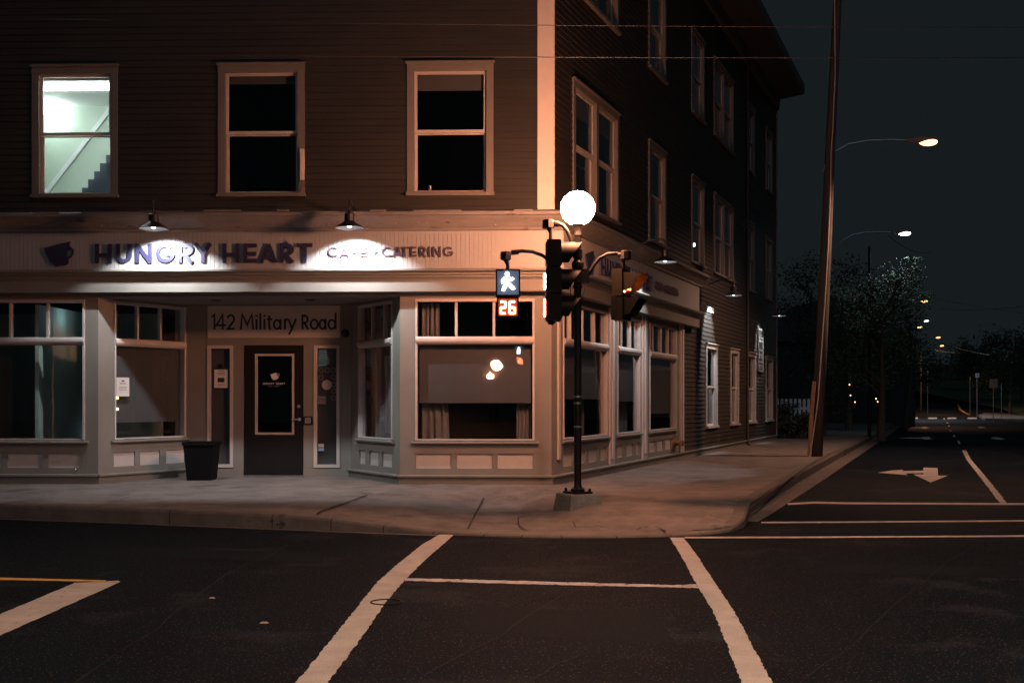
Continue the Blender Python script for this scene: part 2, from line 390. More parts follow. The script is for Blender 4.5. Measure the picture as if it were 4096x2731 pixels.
for i in range(26):                                        # chips and dark spots of old gum
    x, y = random.uniform(700, 2700), random.uniform(1975, 2120)
    q = onpave(x, y)
    if q[1] > 16.3 and q[0] < .6: continue
    r_ = random.uniform(.008, .028); jt.add([(q[0]+r_*math.cos(a)*random.uniform(.7, 1.3), q[1]+r_*math.sin(a)*random.uniform(.7, 1.3), pave_z(q[0], q[1])+.0145) for a in (0, 1, 2, 3, 4, 5)], [(0, 1, 2, 3, 4, 5)])
for i in range(len(KS)-1):                                  # joints between kerb stones
    p, q = Vector(KS[i][:2]), Vector(KS[i+1][:2]); L_ = (q-p).length; d = (q-p).normalized(); nn = Vector((-d.y, d.x))
    if KS[i][1] > 45: break
    k = max(1, round(L_/1.8))
    for j in range(k):
        c = p+d*(L_*j/k); h_ = KS[i][2]+(KS[i+1][2]-KS[i][2])*j/k; w_ = d*.006
        a0, a1, a2 = c-nn*.0145, c-nn*.0145, c+nn*.15
        vs = [(a0.x, a0.y, .006), (a1.x, a1.y, h_-.012), (c.x+nn.x*.014, c.y+nn.y*.014, h_+.0095), (a2.x, a2.y, h_+.0095)]
        jt.add([(x-w_.x, y-w_.y, z) for x, y, z in vs]+[(x+w_.x, y+w_.y, z) for x, y, z in vs], [(0, 1, 5, 4), (1, 2, 6, 5), (2, 3, 7, 6)])
tag(jt.build('pavement_joints', 'joint', origin=(0, 0, 0)), kind='structure')
cv = MB(); cq = [onpave(*c2(*p)) for p in ((1862, 200), (1950, 170), (2092, 199), (1978, 229))]
cc = sum((Vector(q) for q in cq), Vector())/4
for k, (sc, zz0, zz1) in enumerate(((1.0, -.02, .020), (.86, .0201, .026))):
    vs = [Vector((cc.x+(q[0]-cc.x)*sc, cc.y+(q[1]-cc.y)*sc, q[2]+zz)) for zz in (zz0, zz1) for q in cq]
    cv.add(vs, [(0, 1, 2, 3), (7, 6, 5, 4), (0, 4, 5, 1), (1, 5, 6, 2), (2, 6, 7, 3), (3, 7, 4, 0)])
tag(cv.build('utility_cover', 'conc'), 'square concrete utility cover set in the pavement near the kerb corner', 'utility cover')

# ------------------------------------------------------------------ road markings, each painted sheet 4 mm above the asphalt
def gpoly(mb, pts, z=.004): 
    P = [G(x, y, 0) for x, y in pts]
    mb.add([(p.x, p.y, gz(p.x, p.y)+z) for p in P], [tuple(range(len(P)))]); return mb
def gstrip(mb, L, Rr, z=.004, jit=0, sub=26):
    def dens(A):
        out = []
        for i in range(len(A)-1):
            for j in range(sub): t = j/sub; out.append((A[i][0]+(A[i+1][0]-A[i][0])*t, A[i][1]+(A[i+1][1]-A[i][1])*t))
        return out+[A[-1]]
    A, B = dens(L), dens(Rr); vs = []
    for a, b in zip(A, B):
        for (x, y) in (a, b):
            p = G(x, y, 0); vs.append((p.x+random.uniform(-jit, jit), p.y+random.uniform(-jit, jit), gz(p.x, p.y)+z))
    mb.add(vs, [(2*i, 2*i+1, 2*i+3, 2*i+2) for i in range(len(A)-1)]); return mb
m = MB(); gstrip(m, [(1758, 2138), (1684, 2181), (1582, 2263), (1510, 2328), (1449, 2402), (1333, 2549), (1184, 2731), (1005, 2950)],
           [(1816, 2138), (1769, 2181), (1697, 2243), (1622, 2317), (1551, 2399), (1424, 2582), (1309, 2731), (1130, 2950)], jit=.006)
struct(m, 'crosswalk_line', 'paintline', origin=(0, 0, 0))
m = MB(); gstrip(m, [(2680, 2150), (2724, 2222), (2786, 2338), (2850, 2440), (2901, 2562), (2966, 2731), (3050, 2950)],
           [(2734, 2150), (2786, 2219), (2874, 2351), (2942, 2453), (3010, 2583), (3088, 2731), (3190, 2950)], jit=.006)
struct(m, 'crosswalk_line', 'paintline', origin=(0, 0, 0))
m = MB(); gstrip(m, [(1619, 2312), (2000, 2321), (2400, 2332), (2700, 2340), (2786, 2336)], [(1615, 2322), (2000, 2333), (2400, 2343), (2700, 2349), (2792, 2352)], z=.003, jit=.012, sub=24)
struct(m, 'old_stop_line', 'oldline', origin=(0, 0, 0))
m = MB(); gstrip(m, [(-400, 2300), (0, 2312), (422, 2323)], [(-400, 2310), (0, 2322), (422, 2329)], z=.008, jit=.004)
struct(m, 'yellow_centre_line', 'yellow', origin=(0, 0, 0))
m = MB(); gstrip(m, [(470, 2323), (300, 2331), (0, 2457), (-500, 2700)], [(483, 2327), (462, 2336), (0, 2542), (-500, 2790)], jit=.005)
struct(m, 'stop_line', 'paintline', origin=(0, 0, 0))
def hline(xs, ys, w, nm, mt='paintline', j=.004, zz=.004):
    m = MB(); gstrip(m, [(x, y-w/2) for x, y in zip(xs, ys)], [(x, y+w/2) for x, y in zip(xs, ys)], jit=j, z=zz); struct(m, nm, mt, origin=(0, 0, 0))
hline([3150, 3260, 3400, 4096, 5200], [2017, 2011, 2014, 2017, 2018], 7.5, 'stop_line', zz=.008)
hline([3046, 3400, 4096, 5200], [2090, 2088, 2083, 2078], 5.5, 'crosswalk_line')
hline([2738, 3200, 4096, 5200], [2150, 2149, 2144, 2140], 6, 'crosswalk_line')
hline([-600, 0, 408, 680, 1088, 1600, 1755], [2052, 2075, 2089, 2100, 2116, 2136, 2141], 4.5, 'gutter_edge_line', 'kerb', .01, .003)
m = MB(); gstrip(m, [c8(1662, 590), c8(1700, 665), c8(1760, 745), c8(1860, 872), c8(1957, 1003)], [c8(1695, 590), c8(1730, 658), c8(1790, 730), c8(1903, 862), c8(2015, 1003)], jit=.01)
struct(m, 'lane_line', 'paintline', origin=(0, 0, 0))
m = MB()
for x0, x1, y0, y1 in ((1625, 1652, 515, 540), (1588, 1612, 467, 486), (1560, 1580, 428, 441), (1552, 1566, 395, 403), (1540, 1554, 370, 378), (1515, 1530, 338, 348)):
    s = (y1-y0)*.35; gpoly(m, [c8(x0, y0), c8(x1-s, y0), c8(x1, y1), c8(x0+s, y1)])
struct(m, 'lane_dashes', 'paintline', origin=(0, 0, 0))
def arrow(mb, P):
    gpoly(mb, P); return mb
m = MB(); gpoly(m, [c8(*p) for p in ((1360, 725), (1470, 728), (1475, 788), (1550, 788), (1417, 842), (1282, 778), (1360, 778), (1360, 768), (1222, 770), (1236, 785), (1140, 776), (1005, 765), (1110, 748), (1200, 741), (1195, 752), (1360, 748))])
struct(m, 'lane_arrow', 'paintline', origin=(0, 0, 0))
m = MB()
gpoly(m, [c8(*p) for p in ((1350, 484), (1408, 484), (1410, 496), (1440, 497), (1380, 507), (1345, 498), (1165, 494), (1240, 490), (1345, 490))])
gpoly(m, [c8(*p) for p in ((1352, 405), (1386, 405), (1390, 412), (1410, 413), (1370, 422), (1340, 415), (1222, 413), (1290, 410), (1345, 410))])
gpoly(m, [c8(*p) for p in ((1885, 495), (1905, 488), (1950, 487), (1960, 492), (2002, 500), (1960, 505), (1915, 502))])
gpoly(m, [c8(*p) for p in ((1785, 408), (1830, 407), (1845, 411), (1800, 414))])
struct(m, 'far_lane_arrows', 'paintline', origin=(0, 0, 0))
def c9(x, y): return (3600+x/3.92, 1350+y/3.92)
m = MB()
for x0, x1 in ((148, 282), (440, 580), (743, 883), (1055, 1200)): gpoly(m, [c9(x0+6, 1253), c9(x1, 1253), c9(x1, 1273), c9(x0, 1273)], .006)
struct(m, 'far_crosswalk', 'paintline', origin=(0, 0, 0))
# yellow line curving up the far hill (lies on the rising road)
def onhill(x, y):
    Y = 60
    for _ in range(200):
        Y *= 1.01
        if H+(PY0-y)*Y/F < gz(0, Y)+1e-6: break
    return Vector(((x-PX0)/F*Y, Y, gz(0, Y)+.01))
for seg in ([(868, 880), (876, 915), (885, 958)], [(906, 1035), (922, 1085), (942, 1132), (1010, 1180), (1088, 1218)]):
    m = MB(); vs = []
    for x, y in seg:
        p = onhill(*c9(x, y)); vs += [(p.x-.12, p.y, p.z+.02), (p.x+.12, p.y, p.z+.02)]
    m.add(vs, [(2*i, 2*i+1, 2*i+3, 2*i+2) for i in range(len(seg)-1)]); struct(m, 'far_centre_line', 'yellow', origin=(0, 0, 0))
# valve cover in the crosswalk line
p = G(1545, 2410); m = MB(); m.lathe((p.x, p.y, .0085), [(.104, -.004), (.105, .003), (.114, .003), (.115, -.004)], 32)
tag(m.build('valve_cover', 'signalbody'), 'small round iron valve cover across the edge of the left crosswalk line', 'valve cover')
# far pavement across the side road
fp = MB(); P = [onhill(*c9(1215, 1240)), onhill(*c9(1330, 1300)), onhill(*c9(2400, 1330)), onhill(*c9(3200, 1340)), onhill(*c9(3200, 1250)), onhill(*c9(1944, 1232)), onhill(*c9(1330, 1205))]
vs = [(q.x, q.y, q.z-.02) for q in P]+[(q.x, q.y, q.z+.14) for q in P]; n = len(P)
fp.add(vs, [tuple(range(n-1, -1, -1)), tuple(range(n, 2*n))]+[(i, (i+1) % n, n+(i+1) % n, n+i) for i in range(n)])
struct(fp, 'far_pavement', 'conc')
# lawn behind the pavement of the side road
lw = MB(); lw.add([(9.0, 37.3, .11), (7.2, 36.4, .11), (-30, 40, .3), (-20, 130, 2.5), (28, 131, 2.5), (28, 92, .12), (25.8, 86, .11), (15, 57, .11), (9.4, 42, .11)], [tuple(range(9))])
struct(lw, 'lawn', 'grass', origin=(0, 0, 0))
fd = MB(); fd.add([(42, 60, .10), (60, 40, .1), (140, 60, 2), (160, 320, 12), (75, 300, 10), (47, 110, .6), (38, 84, .12)], [tuple(range(7))])
struct(fd, 'far_lawn', 'grass', origin=(0, 0, 0))

# repairs in the asphalt, sealed cracks, litter
M['tar'] = mat('asphalt_patch', (.0095, .0125, .017), .75, .3, 5, 1.0, 120, grain=.8, spec=.03)
M['crack'] = mat('open_crack', (.0015, .0015, .0015), .9, .2, 5)
m = MB(); gstrip(m, [(1900, 2420), (2300, 2440), (2620, 2450)], [(1880, 2530), (2310, 2560), (2700, 2570)], z=.002, jit=.002); struct(m, 'asphalt_patch', 'tar', origin=(0, 0, 0))
m = MB(); gstrip(m, [(300, 2180), (900, 2200), (1300, 2215)], [(260, 2215), (880, 2240), (1290, 2255)], z=.002, jit=.002); struct(m, 'asphalt_patch', 'tar', origin=(0, 0, 0))
m = MB(); gstrip(m, [(3250, 2250), (3900, 2262), (4500, 2270)], [(3260, 2290), (3920, 2308), (4500, 2320)], z=.002, jit=.002); struct(m, 'asphalt_patch', 'tar', origin=(0, 0, 0))
rc = random.Random(5); m = MB()
for (x0, y0, x1, y1) in ((300, 2731, 900, 2300), (900, 2300, 1150, 2180), (1700, 2700, 2250, 2380), (2250, 2380, 2700, 2240), (3200, 2731, 3600, 2400), (3600, 2400, 3900, 2180), (2100, 2731, 2400, 2600)):
    n_ = 26; L_, R2 = [], []; wx = wy = 0
    for i in range(n_+1):
        t = i/n_; wx += rc.uniform(-9, 9); wy += rc.uniform(-3, 3); x, y = x0+(x1-x0)*t+wx*(1-abs(2*t-1)), y0+(y1-y0)*t+wy*(1-abs(2*t-1)); w = rc.uniform(1.0, 3.2)*(y-1598)/800
        L_.append((x-w, y)); R2.append((x+w, y))
    gstrip(m, L_, R2, z=.0045, sub=1)
struct(m, 'road_cracks', 'crack', origin=(0, 0, 0))
M['litter'] = mat('dry_leaf', (.45, .36, .28), .8, .2)
for i, (x, y, lab) in enumerate(((1247, 652, 'small pale scrap of litter lying alone on the left of the road'), (1553, 798, 'flattened pale leaf on the asphalt left of the crosswalk line'))):
    q = G(*c1(x, y)); r_ = (.022, .03)[i]; m = MB(); P_ = [(q.x+r_*k*math.cos(a), q.y+r_*k*math.sin(a)) for a, k in ((0, 1), (.9, .6), (1.8, .9), (2.7, .5), (3.6, 1), (4.6, .55), (5.5, .8))]
    n_ = len(P_); m.add([(a, b, .004) for a, b in P_]+[(a, b, .007+.006*(j % 2)) for j, (a, b) in enumerate(P_)], [tuple(range(n_)), tuple(range(2*n_-1, n_-1, -1))]+[(j, (j+1) % n_, n_+(j+1) % n_, n_+j) for j in range(n_)])
    tag(m.build('litter_scrap', 'litter'), lab, 'litter')

# ================================================================== THE CORNER BUILDING
BL = empty('corner_building', FR.P(0, 0, 0), 'dark clapboard three storey corner building with a pale ground floor shopfront', 'building')
holesF, holesS = [], []                                    # openings in the clapboards: (u0, u1, z0, z1)
FLOOR2 = 4.22
def window(fr, u0, u1, z0, z1, holes, cm='casing', double=False, cs=.105, head=.135, blind=0, sillw=.03, panes=True, lit=False, label=None, curtain=False):
    """sash window: the casing is the part; sashes, panes and blinds are its sub-parts"""
    holes.append((u0+.03, u1-.03, z0+.03, z1-.03))
    m = MB(); o1 = .035
    m.box(fr, u0, u0+cs, 0, o1, z0+.05, z1-head); m.box(fr, u1-cs, u1, 0, o1, z0+.05, z1-head)
    m.box(fr, u0-.002, u1+.002, 0, o1+.004, z1-head, z1-.03); m.box(fr, u0-.02, u1+.02, 0, o1+.035, z1-.03, z1)
    m.box(fr, u0-.015, u1+.015, -.08, o1+.04, z0, z0+.05)
    for a in (u0+cs-.02, u1-cs+.002): m.box(fr, a, a+.018, -.12, -.001, z0+.05, z1-head)      # reveals
    m.box(fr, u0+cs-.02, u1-cs+.02, -.12, -.001, z1-head, z1-head+.02)
    mids = []
    if double: c = (u0+u1)/2; m.box(fr, c-.055, c+.055, -.12, o1-.003, z0+.05, z1-head); mids = [(u0+cs, c-.055), (c+.055, u1-cs)]
    else: mids = [(u0+cs, u1-cs)]
    w = m.build('window', cm, BL)
    if label: w['label'] = label
    for (a, b) in mids:
        za, zb = z0+.05, z1-head; zm = (za+zb)/2+.01; f = .042
        s = MB(); s.box(fr, a, a+f, -.05, -.02, zm-.02, zb); s.box(fr, b-f, b, -.05, -.02, zm-.02, zb); s.box(fr, a+f, b-f, -.05, -.02, zb-f, zb); s.box(fr, a+f, b-f, -.052, -.018, zm-.02, zm+.025)
        s.build('upper_sash', 'trim', w)
        s = MB(); s.box(fr, a, a+f, -.085, -.055, za, zm-.022); s.box(fr, b-f, b, -.085, -.055, za, zm-.022); s.box(fr, a+f, b-f, -.085, -.055, za, za+f); s.box(fr, a+f, b-f, -.085, -.055, zm-.04, zm-.022)
        s.build('lower_sash', 'trim', w)
        p = MB(); p.box(fr, a+f, b-f, -.038, -.033, zm+.025, zb-f); p.build('pane', 'glass', w)
        p = MB(); p.box(fr, a+f, b-f, -.073, -.068, za+f, zm-.04); p.build('pane', 'glass', w)
        if blind:
            s = MB(); s.box(fr, a+.01, b-.01, -.105, -.10, zb-blind, zb); s.box(fr, a+.01, b-.01, -.11, -.096, zb-blind-.025, zb-blind); s.build('blind', 'blind', w)
        if curtain: drape(fr, a+.02, a+(b-a)*.42, za+.02, zb-.02, w, out=-.2)
    return w
def drape(fr, u0, u1, z0, z1, parent, out=-.3, taper=0):
    m = MB(); n = 26; vs = []
    for k, z in enumerate((z1, (z0+z1)/2, z0)):
        for i in range(n+1):
            t = i/n; w = 1-taper*(k/2)
            vs.append(fr.P(u0+(u1-u0)*t*w, out+.022*math.sin(t*n*.95+.4*k)+.008*math.sin(t*41), z))
    m.add(vs, [(k*(n+1)+i, k*(n+1)+i+1, (k+1)*(n+1)+i+1, (k+1)*(n+1)+i) for k in range(2) for i in range(n)])
    return m.build('curtain', 'curtain', parent, smooth=True)
ZF0, ZF1 = 4.47, 6.46
def fwin(x0, x1, **k): 
    a, b = sorted((FR.px(x0), FR.px(x1))); return window(FR, a, b, ZF0, ZF1, holesF, **k)
w1 = fwin(131, 473, label='brightly lit stairwell window at the far left of the upper floor', blind=0)
w2 = fwin(874, 1220, blind=.12)
w3 = fwin(1629, 1974, blind=.24)
for k in (-620, -1370): fwin(k, k+345, blind=.2)
def swin(x0, x1, z0=4.48, z1=6.44, **k):
    a, b = sorted((SD.px(x0), SD.px(x1))); return window(SD, a, b, z0, z1, holesS, **k)
swin(2287, 2470, double=True, blind=.32); swin(2591, 2660, blind=.1, curtain=True); swin(2763, 2814); swin(2852.6, 2931, double=True); swin(2990, 3015); swin(3061, 3086)
for i, (x0, x1, dbl) in enumerate(((2287, 2470, 1), (2591, 2660, 0), (2763, 2814, 0), (2852.6, 2931, 1), (2990, 3015, 0), (3061, 3086, 0))):
    swin(x0, x1, 7.81, 9.72, double=bool(dbl), blind=.15 if i % 2 else 0)
for x0, x1 in ((2820, 2866), (2919, 2952), (2988, 3020), (3061, 3089)): swin(x0, x1, .78, 2.79, cs=.11, cm='bead')
# clapboards: every board of a wall in one mesh, cut round the openings
def siding(fr, u0, u1, z0, z1, holes, exp=.1, thick=.016):
    m = MB(); z = z0
    while z < z1-.01:
        zt = min(z+exp, z1); segs = [(u0, u1)]
        cuts = sorted({z, zt}|{c for h in holes for c in (h[2], h[3]) if z < c < zt})
        for c0, c1_ in zip(cuts[:-1], cuts[1:]):
            seg = [(u0, u1)]
            for h in holes:
                if h[2] < c1_-1e-6 and h[3] > c0+1e-6:
                    ns = []
                    for a, b in seg:
                        if h[1] <= a or h[0] >= b: ns.append((a, b)); continue
                        if h[0] > a: ns.append((a, h[0]))
                        if h[1] < b: ns.append((h[1], b))
                    seg = ns
            f0 = thick*(1-(c0-z)/exp)+.002; f1 = thick*(1-(c1_-z)/exp)+.002
            for a, b in seg:
                m.add([fr.P(a, f0, c0), fr.P(b, f0, c0), fr.P(b, f1, c1_), fr.P(a, f1, c1_), fr.P(a, -.1, c0), fr.P(b, -.1, c0), fr.P(b, -.1, c1_), fr.P(a, -.1, c1_)],
                      [(0, 1, 2, 3), (0, 4, 5, 1), (3, 2, 6, 7), (4, 7, 6, 5), (0, 3, 7, 4), (1, 5, 6, 2)])
        z = zt
    return m
siding(FR, .24, UEND, FLOOR2, ZTOP, holesF).build('front_wall', 'siding', BL)
siding(SD, .03, VEND, FLOOR2, ZTOP, [h for h in holesS if h[2] > 4], .1).build('side_wall', 'siding', BL)
V_SF = SD.px(2733)                                          # where the shopfront ends on the side road
siding(SD, V_SF, VEND-.02, .34, FLOOR2, [h for h in holesS if h[2] < 4], .1).build('side_wall', 'siding', BL)
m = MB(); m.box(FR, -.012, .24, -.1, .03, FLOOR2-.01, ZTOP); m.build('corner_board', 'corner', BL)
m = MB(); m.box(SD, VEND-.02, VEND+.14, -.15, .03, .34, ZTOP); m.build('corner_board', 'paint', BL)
# roof, overhanging eaves
m = MB(); K1 = .36
for fr, e0, L in ((FR, 0, UEND), (SD, 0, VEND)):
    m.sweep(fr, [(-.1, ZTOP+.001), (.85, ZTOP+.12), (.9, ZTOP+.16), (.9, ZTOP+.42), (-.1, ZTOP+.55)], 0, L)
    m.sweep(fr, [(.0, ZTOP-.32), (.1, ZTOP-.30), (.14, ZTOP), (.0, ZTOP-.002)], .25, L)
m.build('roof_eaves', 'eaves', BL)
back = [FR.P(0, -.1, 0), FR.P(UEND, -.1, 0), FR.P(UEND, -17, 0), SD.P(VEND, -9, 0), SD.P(VEND, -.1, 0)]
def slab(z, mt, nm):
    m = MB(); vs = [(p.x, p.y, z) for p in back]+[(p.x, p.y, z+.15) for p in back]; n = 5
    m.add(vs, [tuple(range(n)), tuple(range(2*n-1, n-1, -1))]+[(i, (i+1) % n, n+(i+1) % n, n+i) for i in range(n)]); return m.build(nm, mt, BL)
slab(ZTOP+.3, 'roof', 'roof')
# storeys: floors and partitions, seen dimly through the panes
m = MB()
inn = [FR.P(.3, -.3, 0), FR.P(UEND-.1, -.3, 0), FR.P(UEND-.1, -17, 0), SD.P(VEND-.1, -9, 0), SD.P(VEND-.1, -.3, 0)]
for z in (3.92, 7.15, 10.5):
    n = 5; m.add([(p.x, p.y, z) for p in inn]+[(p.x, p.y, z+.12) for p in inn], [tuple(range(n)), tuple(range(2*n-1, n-1, -1))]+[(i, (i+1) % n, n+(i+1) % n, n+i) for i in range(n)])
m.build('floor', 'floor', BL)
m = MB()
m.box(FR, .3, UEND-.1, -5.3, -5.2, .1, 3.9); m.box(FR, .3, UEND-.1, -4.6, -4.5, 4.05, 10.5)
m.box(SD, 4, VEND-.1, -4.2, -4.1, .1, 10.5); m.box(FR, UEND-.1, UEND, -17, -.1, .0, ZTOP)
m.box(SD, VEND-.1, VEND-.02, -9, -.1, 0, ZTOP)
for x in (700, 1400): m.box(FR, FR.px(x), FR.px(x)+.1, -4.5, -.15, 4.05, 10.5)
for v in (6.2, 10, 15.5, 19): m.box(SD, v, v+.1, -4.1, -.15, .35 if v > 9 else 4.05, 10.5)
m.build('partition', 'dark', BL)
m = MB(); m.add([(p.x, p.y, .16) for p in inn], [tuple(range(5))]); m.build('shop_floor', 'floor', BL)

# ---- ground floor bays
def bay(fr, U0, U1, g0, g1, mull, panels, blind=0, curtains=(), closed_blind=False, pil=True, name='shop_window', label=None, extra=None, mat_panel='panel', plain=None):
    """U0-U1 the wall, g0-g1 the glazed part, panels the white panels under the sill"""
    U0, U1 = sorted((U0, U1)); g0, g1 = sorted((g0, g1)); e = .11
    m = MB()
    if g0-U0 > .01: m.box(fr, U0, g0-.03, -e, 0, Z_LEDGE1, Z_LIP)
    if U1-g1 > .01: m.box(fr, g1+.03, U1, -e, 0, Z_LEDGE1, Z_LIP)
    a, b = g0-.03, g1+.03
    m.box(fr, a, b, -e, 0, Z_T1+.04, Z_LIP); m.box(fr, a, b, -e, -.002, Z_P1, Z_SILL); m.box(fr, a, b, -e, -.002, Z_LEDGE1, Z_P0)
    pp = sorted(tuple(sorted(q)) for q in panels); cur = a
    for q in pp:
        if q[0] > cur: m.box(fr, cur, q[0], -e, -.002, Z_P0, Z_P1)
        cur = q[1]
    if b > cur: m.box(fr, cur, b, -e, -.002, Z_P0, Z_P1)
    m.build('wall', 'paint', BL)
    for q in pp:
        p = MB(); p.box(fr, q[0], q[1], -e, -.028, Z_P0, Z_P1)
        t = .014
        p.build('panel', mat_panel, BL)
    s = MB(); s.sweep(fr, [(-.08, Z_SILL), (.035, Z_SILL), (.055, Z_SILL+.012), (.055, Z_SILL+.03), (-.05, Z_G0+.0)], g0-.09, g1+.09); s.build('sill', 'paint', BL)
    w = MB()                                                # the window frame
    w.box(fr, g0-.03, g0, -.09, .018, Z_G0, Z_T1+.04); w.box(fr, g1, g1+.03, -.09, .018, Z_G0, Z_T1+.04); w.box(fr, g0, g1, -.09, .016, Z_T1, Z_T1+.04)
    w.box(fr, g0, g1, -.08, .0, Z_G0-.001, Z_G0+.02)
    w.sweep(fr, [(-.09, Z_G1+.0), (.0, Z_G1), (.03, Z_G1+.02), (.045, Z_G1+.05), (.045, Z_G1+.085), (.02, Z_B1), (-.09, Z_B1)], g0-.02, g1+.02)
    for q in mull: w.box(fr, q-.018, q+.018, -.07, -.01, Z_B1, Z_T1)
    W_ = w.build(name, 'trim', BL)
    if label: W_['label'] = label
    p = MB(); p.box(fr, g0, g1, -.055, -.049, Z_G0+.02, Z_G1); p.build('pane', 'glass', W_)
    xs_ = [g0]+sorted(mull)+[g1]
    p = MB()
    for i in range(len(xs_)-1): p.box(fr, xs_[i]+(.018 if i else 0), xs_[i+1]-(.018 if i < len(xs_)-2 else 0), -.05, -.045, Z_B1, Z_T1)
    p.build('transom_pane', 'glass', W_)
    if blind:
        s = MB(); s.box(fr, g0+.02, g1-.02, -.12, -.116, blind, Z_G1+.03); s.box(fr, g0+.02, g1-.02, -.128, -.108, blind-.03, blind); s.build('blind', 'blind', W_)
    for (c0, c1_, z0, z1, tp) in curtains: drape(fr, c0, c1_, z0, z1, W_, out=-.25, taper=tp)
    return W_
fx = lambda x: FR.px(x)
sx = lambda x: SD.px(x)
# left bay
pl = [(fx(30-i*162), fx(168-i*162)) for i in range(0, 12)]+[(fx(192), fx(325))]
bay(FR, UEND, fx(393), 10.6, fx(332), [fx(40), fx(189), fx(-110), fx(-260), fx(-410)], pl, curtains=[(fx(-300), fx(-150), .9, 2.9, 0)])
# right bay
bay(FR, fx(1600), fx(2206), fx(1669), fx(2130), [fx(1824.5), fx(1975.5)], [(fx(1664), fx(1804.6)), (fx(1828), fx(1968.5)), (fx(1991), fx(2131))], blind=1.43,
    curtains=[(fx(1680), fx(1778), .86, 2.24, -.15), (fx(2124), fx(2064), .86, 1.6, 0), (fx(1680), fx(1752), 2.4, 2.9, 0)], label='widest shop window beside the corner with a half drawn blind')
# splays
def slx(x): return SL.px(x)
def srx(x): return SR.px(x)
bay(SL, .0, SLN, slx(462), slx(735), [slx(554.5), slx(646)], [(slx(456), slx(541)), (slx(561), slx(641)), (slx(665), slx(743))], blind=1.13)
bay(SR, .0, SRN, srx(1439), srx(1568), [srx(1484), srx(1533)], [(srx(1422), srx(1460)), (srx(1476), srx(1512.5)), (srx(1527), srx(1567))], curtains=[(srx(1565), srx(1445), .86, 2.9, 0)])
# side bays
bay(SD, sx(2242), sx(2446), sx(2254), sx(2426), [sx(2287), sx(2336), sx(2382)], [(sx(2253), sx(2291.6)), (sx(2304), sx(2343)), (sx(2355), sx(2392)), (sx(2402.6), sx(2436))], blind=1.49, curtains=[(sx(2370), sx(2392), .86, 2.2, 0)])
bay(SD, sx(2446), sx(2578), sx(2470), sx(2558), [sx(2490), sx(2526)], [(sx(2467), sx(2494.4)), (sx(2506.7), sx(2534.6)), (sx(2544), sx(2570))], blind=1.45, curtains=[(sx(2556), sx(2530), .86, 2.2, -.4)])
bay(SD, sx(2578), sx(2733), sx(2599), sx(2702), [sx(2615), sx(2648.5), sx(2677)], [(sx(2597.8), sx(2623.4)), (sx(2630), sx(2655)), (sx(2661.7), sx(2685.8))], blind=1.2, curtains=[(sx(2700), sx(2660), 2.4, 2.9, 0)])
# posts with reeded mouldings on the side road
m = MB()
for x0, x1 in ((2434, 2452), (2566, 2583), (2716, 2731)):
    m = MB(); a, b = sx(x0), sx(x1); m.box(SD, a, b, 0, .035, Z_LEDGE1, Z_LIP); m.box(SD, a+(b-a)*.3, a+(b-a)*.7, .036, .06, Z_LEDGE1+.1, Z_LIP); m.build('pilaster', 'trim', BL)
# chamfered corner post
CH = [FR.P(fx(2206), 0, 0), SD.P(sx(2230), 0, 0)]
CF = Frame(CH[0], CH[1]-CH[0], Vector((CH[1]-CH[0]).to_2d().orthogonal()))
if CF.n.y > 0: CF.n = -CF.n
cl = (CH[1]-CH[0]).length
m = MB(); m.box(CF, 0, cl, -.12, .0, Z_LEDGE1, Z_LIP); m.box(SD, sx(2230), sx(2242), -.11, 0, Z_LEDGE1, Z_LIP); m.build('corner_post', 'paint', BL)
m = MB(); m.box(SD, sx(2229), sx(2237), 0, .03, Z_LEDGE1+.22, Z_LIP-.01); m.build('corner_moulding', 'trim', BL)
# base board and ledge all round
prof_base = [(-.1, Z_BASE-.05), (.02, Z_BASE-.05), (.02, Z_LEDGE0), (.035, Z_LEDGE0+.01), (.06, Z_LEDGE0+.02), (.06, Z_LEDGE1-.008), (.03, Z_LEDGE1), (-.1, Z_LEDGE1)]
m = MB()
m.sweep(FR, prof_base, UEND, fx(393), 0, -.35); m.sweep(SL, prof_base, 0, SLN, -.35, 0)
m.sweep(FR, prof_base, fx(1600), fx(2206), .35, 0); m.sweep(SR, prof_base, 0, SRN, -.35, 0)
m.sweep(CF, prof_base, -.01, cl+.01); m.sweep(SD, prof_base, sx(2230), VEND+.1)
m.build('base_board', 'paint', BL)
# upper cornice, beadboard fascia, lower cornice; mitred at the corner
K = math.tan(R(0))  # ends meet at the corner through an extra mitre piece
hf = math.tan((math.pi-math.acos(max(-1, min(1, FR.ud.dot(SD.ud)))))/2)        # mitre factor at the corner
ang = math.acos(FR.ud.dot(SD.ud)); MF = -1/math.tan(ang/2)
def ring(prof, mt, nm, vend, uend=UEND):
    m = MB(); m.sweep(FR, prof, 0, uend, MF, 0); m.sweep(SD, prof, 0, vend, MF, 0); return m.build(nm, mt, BL)
V_F = sx(2763)
ring([(-.1, 3.925), (.22, 3.925), (.235, 3.945), (.235, 3.96), (.225, 3.975), (.25, 4.0), (.29, 4.05), (.34, 4.10), (.36, 4.125), (.40, 4.132), (.40, 4.175), (.38, 4.19), (.12, 4.24), (.02, 4.26), (-.1, 4.26)], 'cornice', 'cornice', V_F+.12)
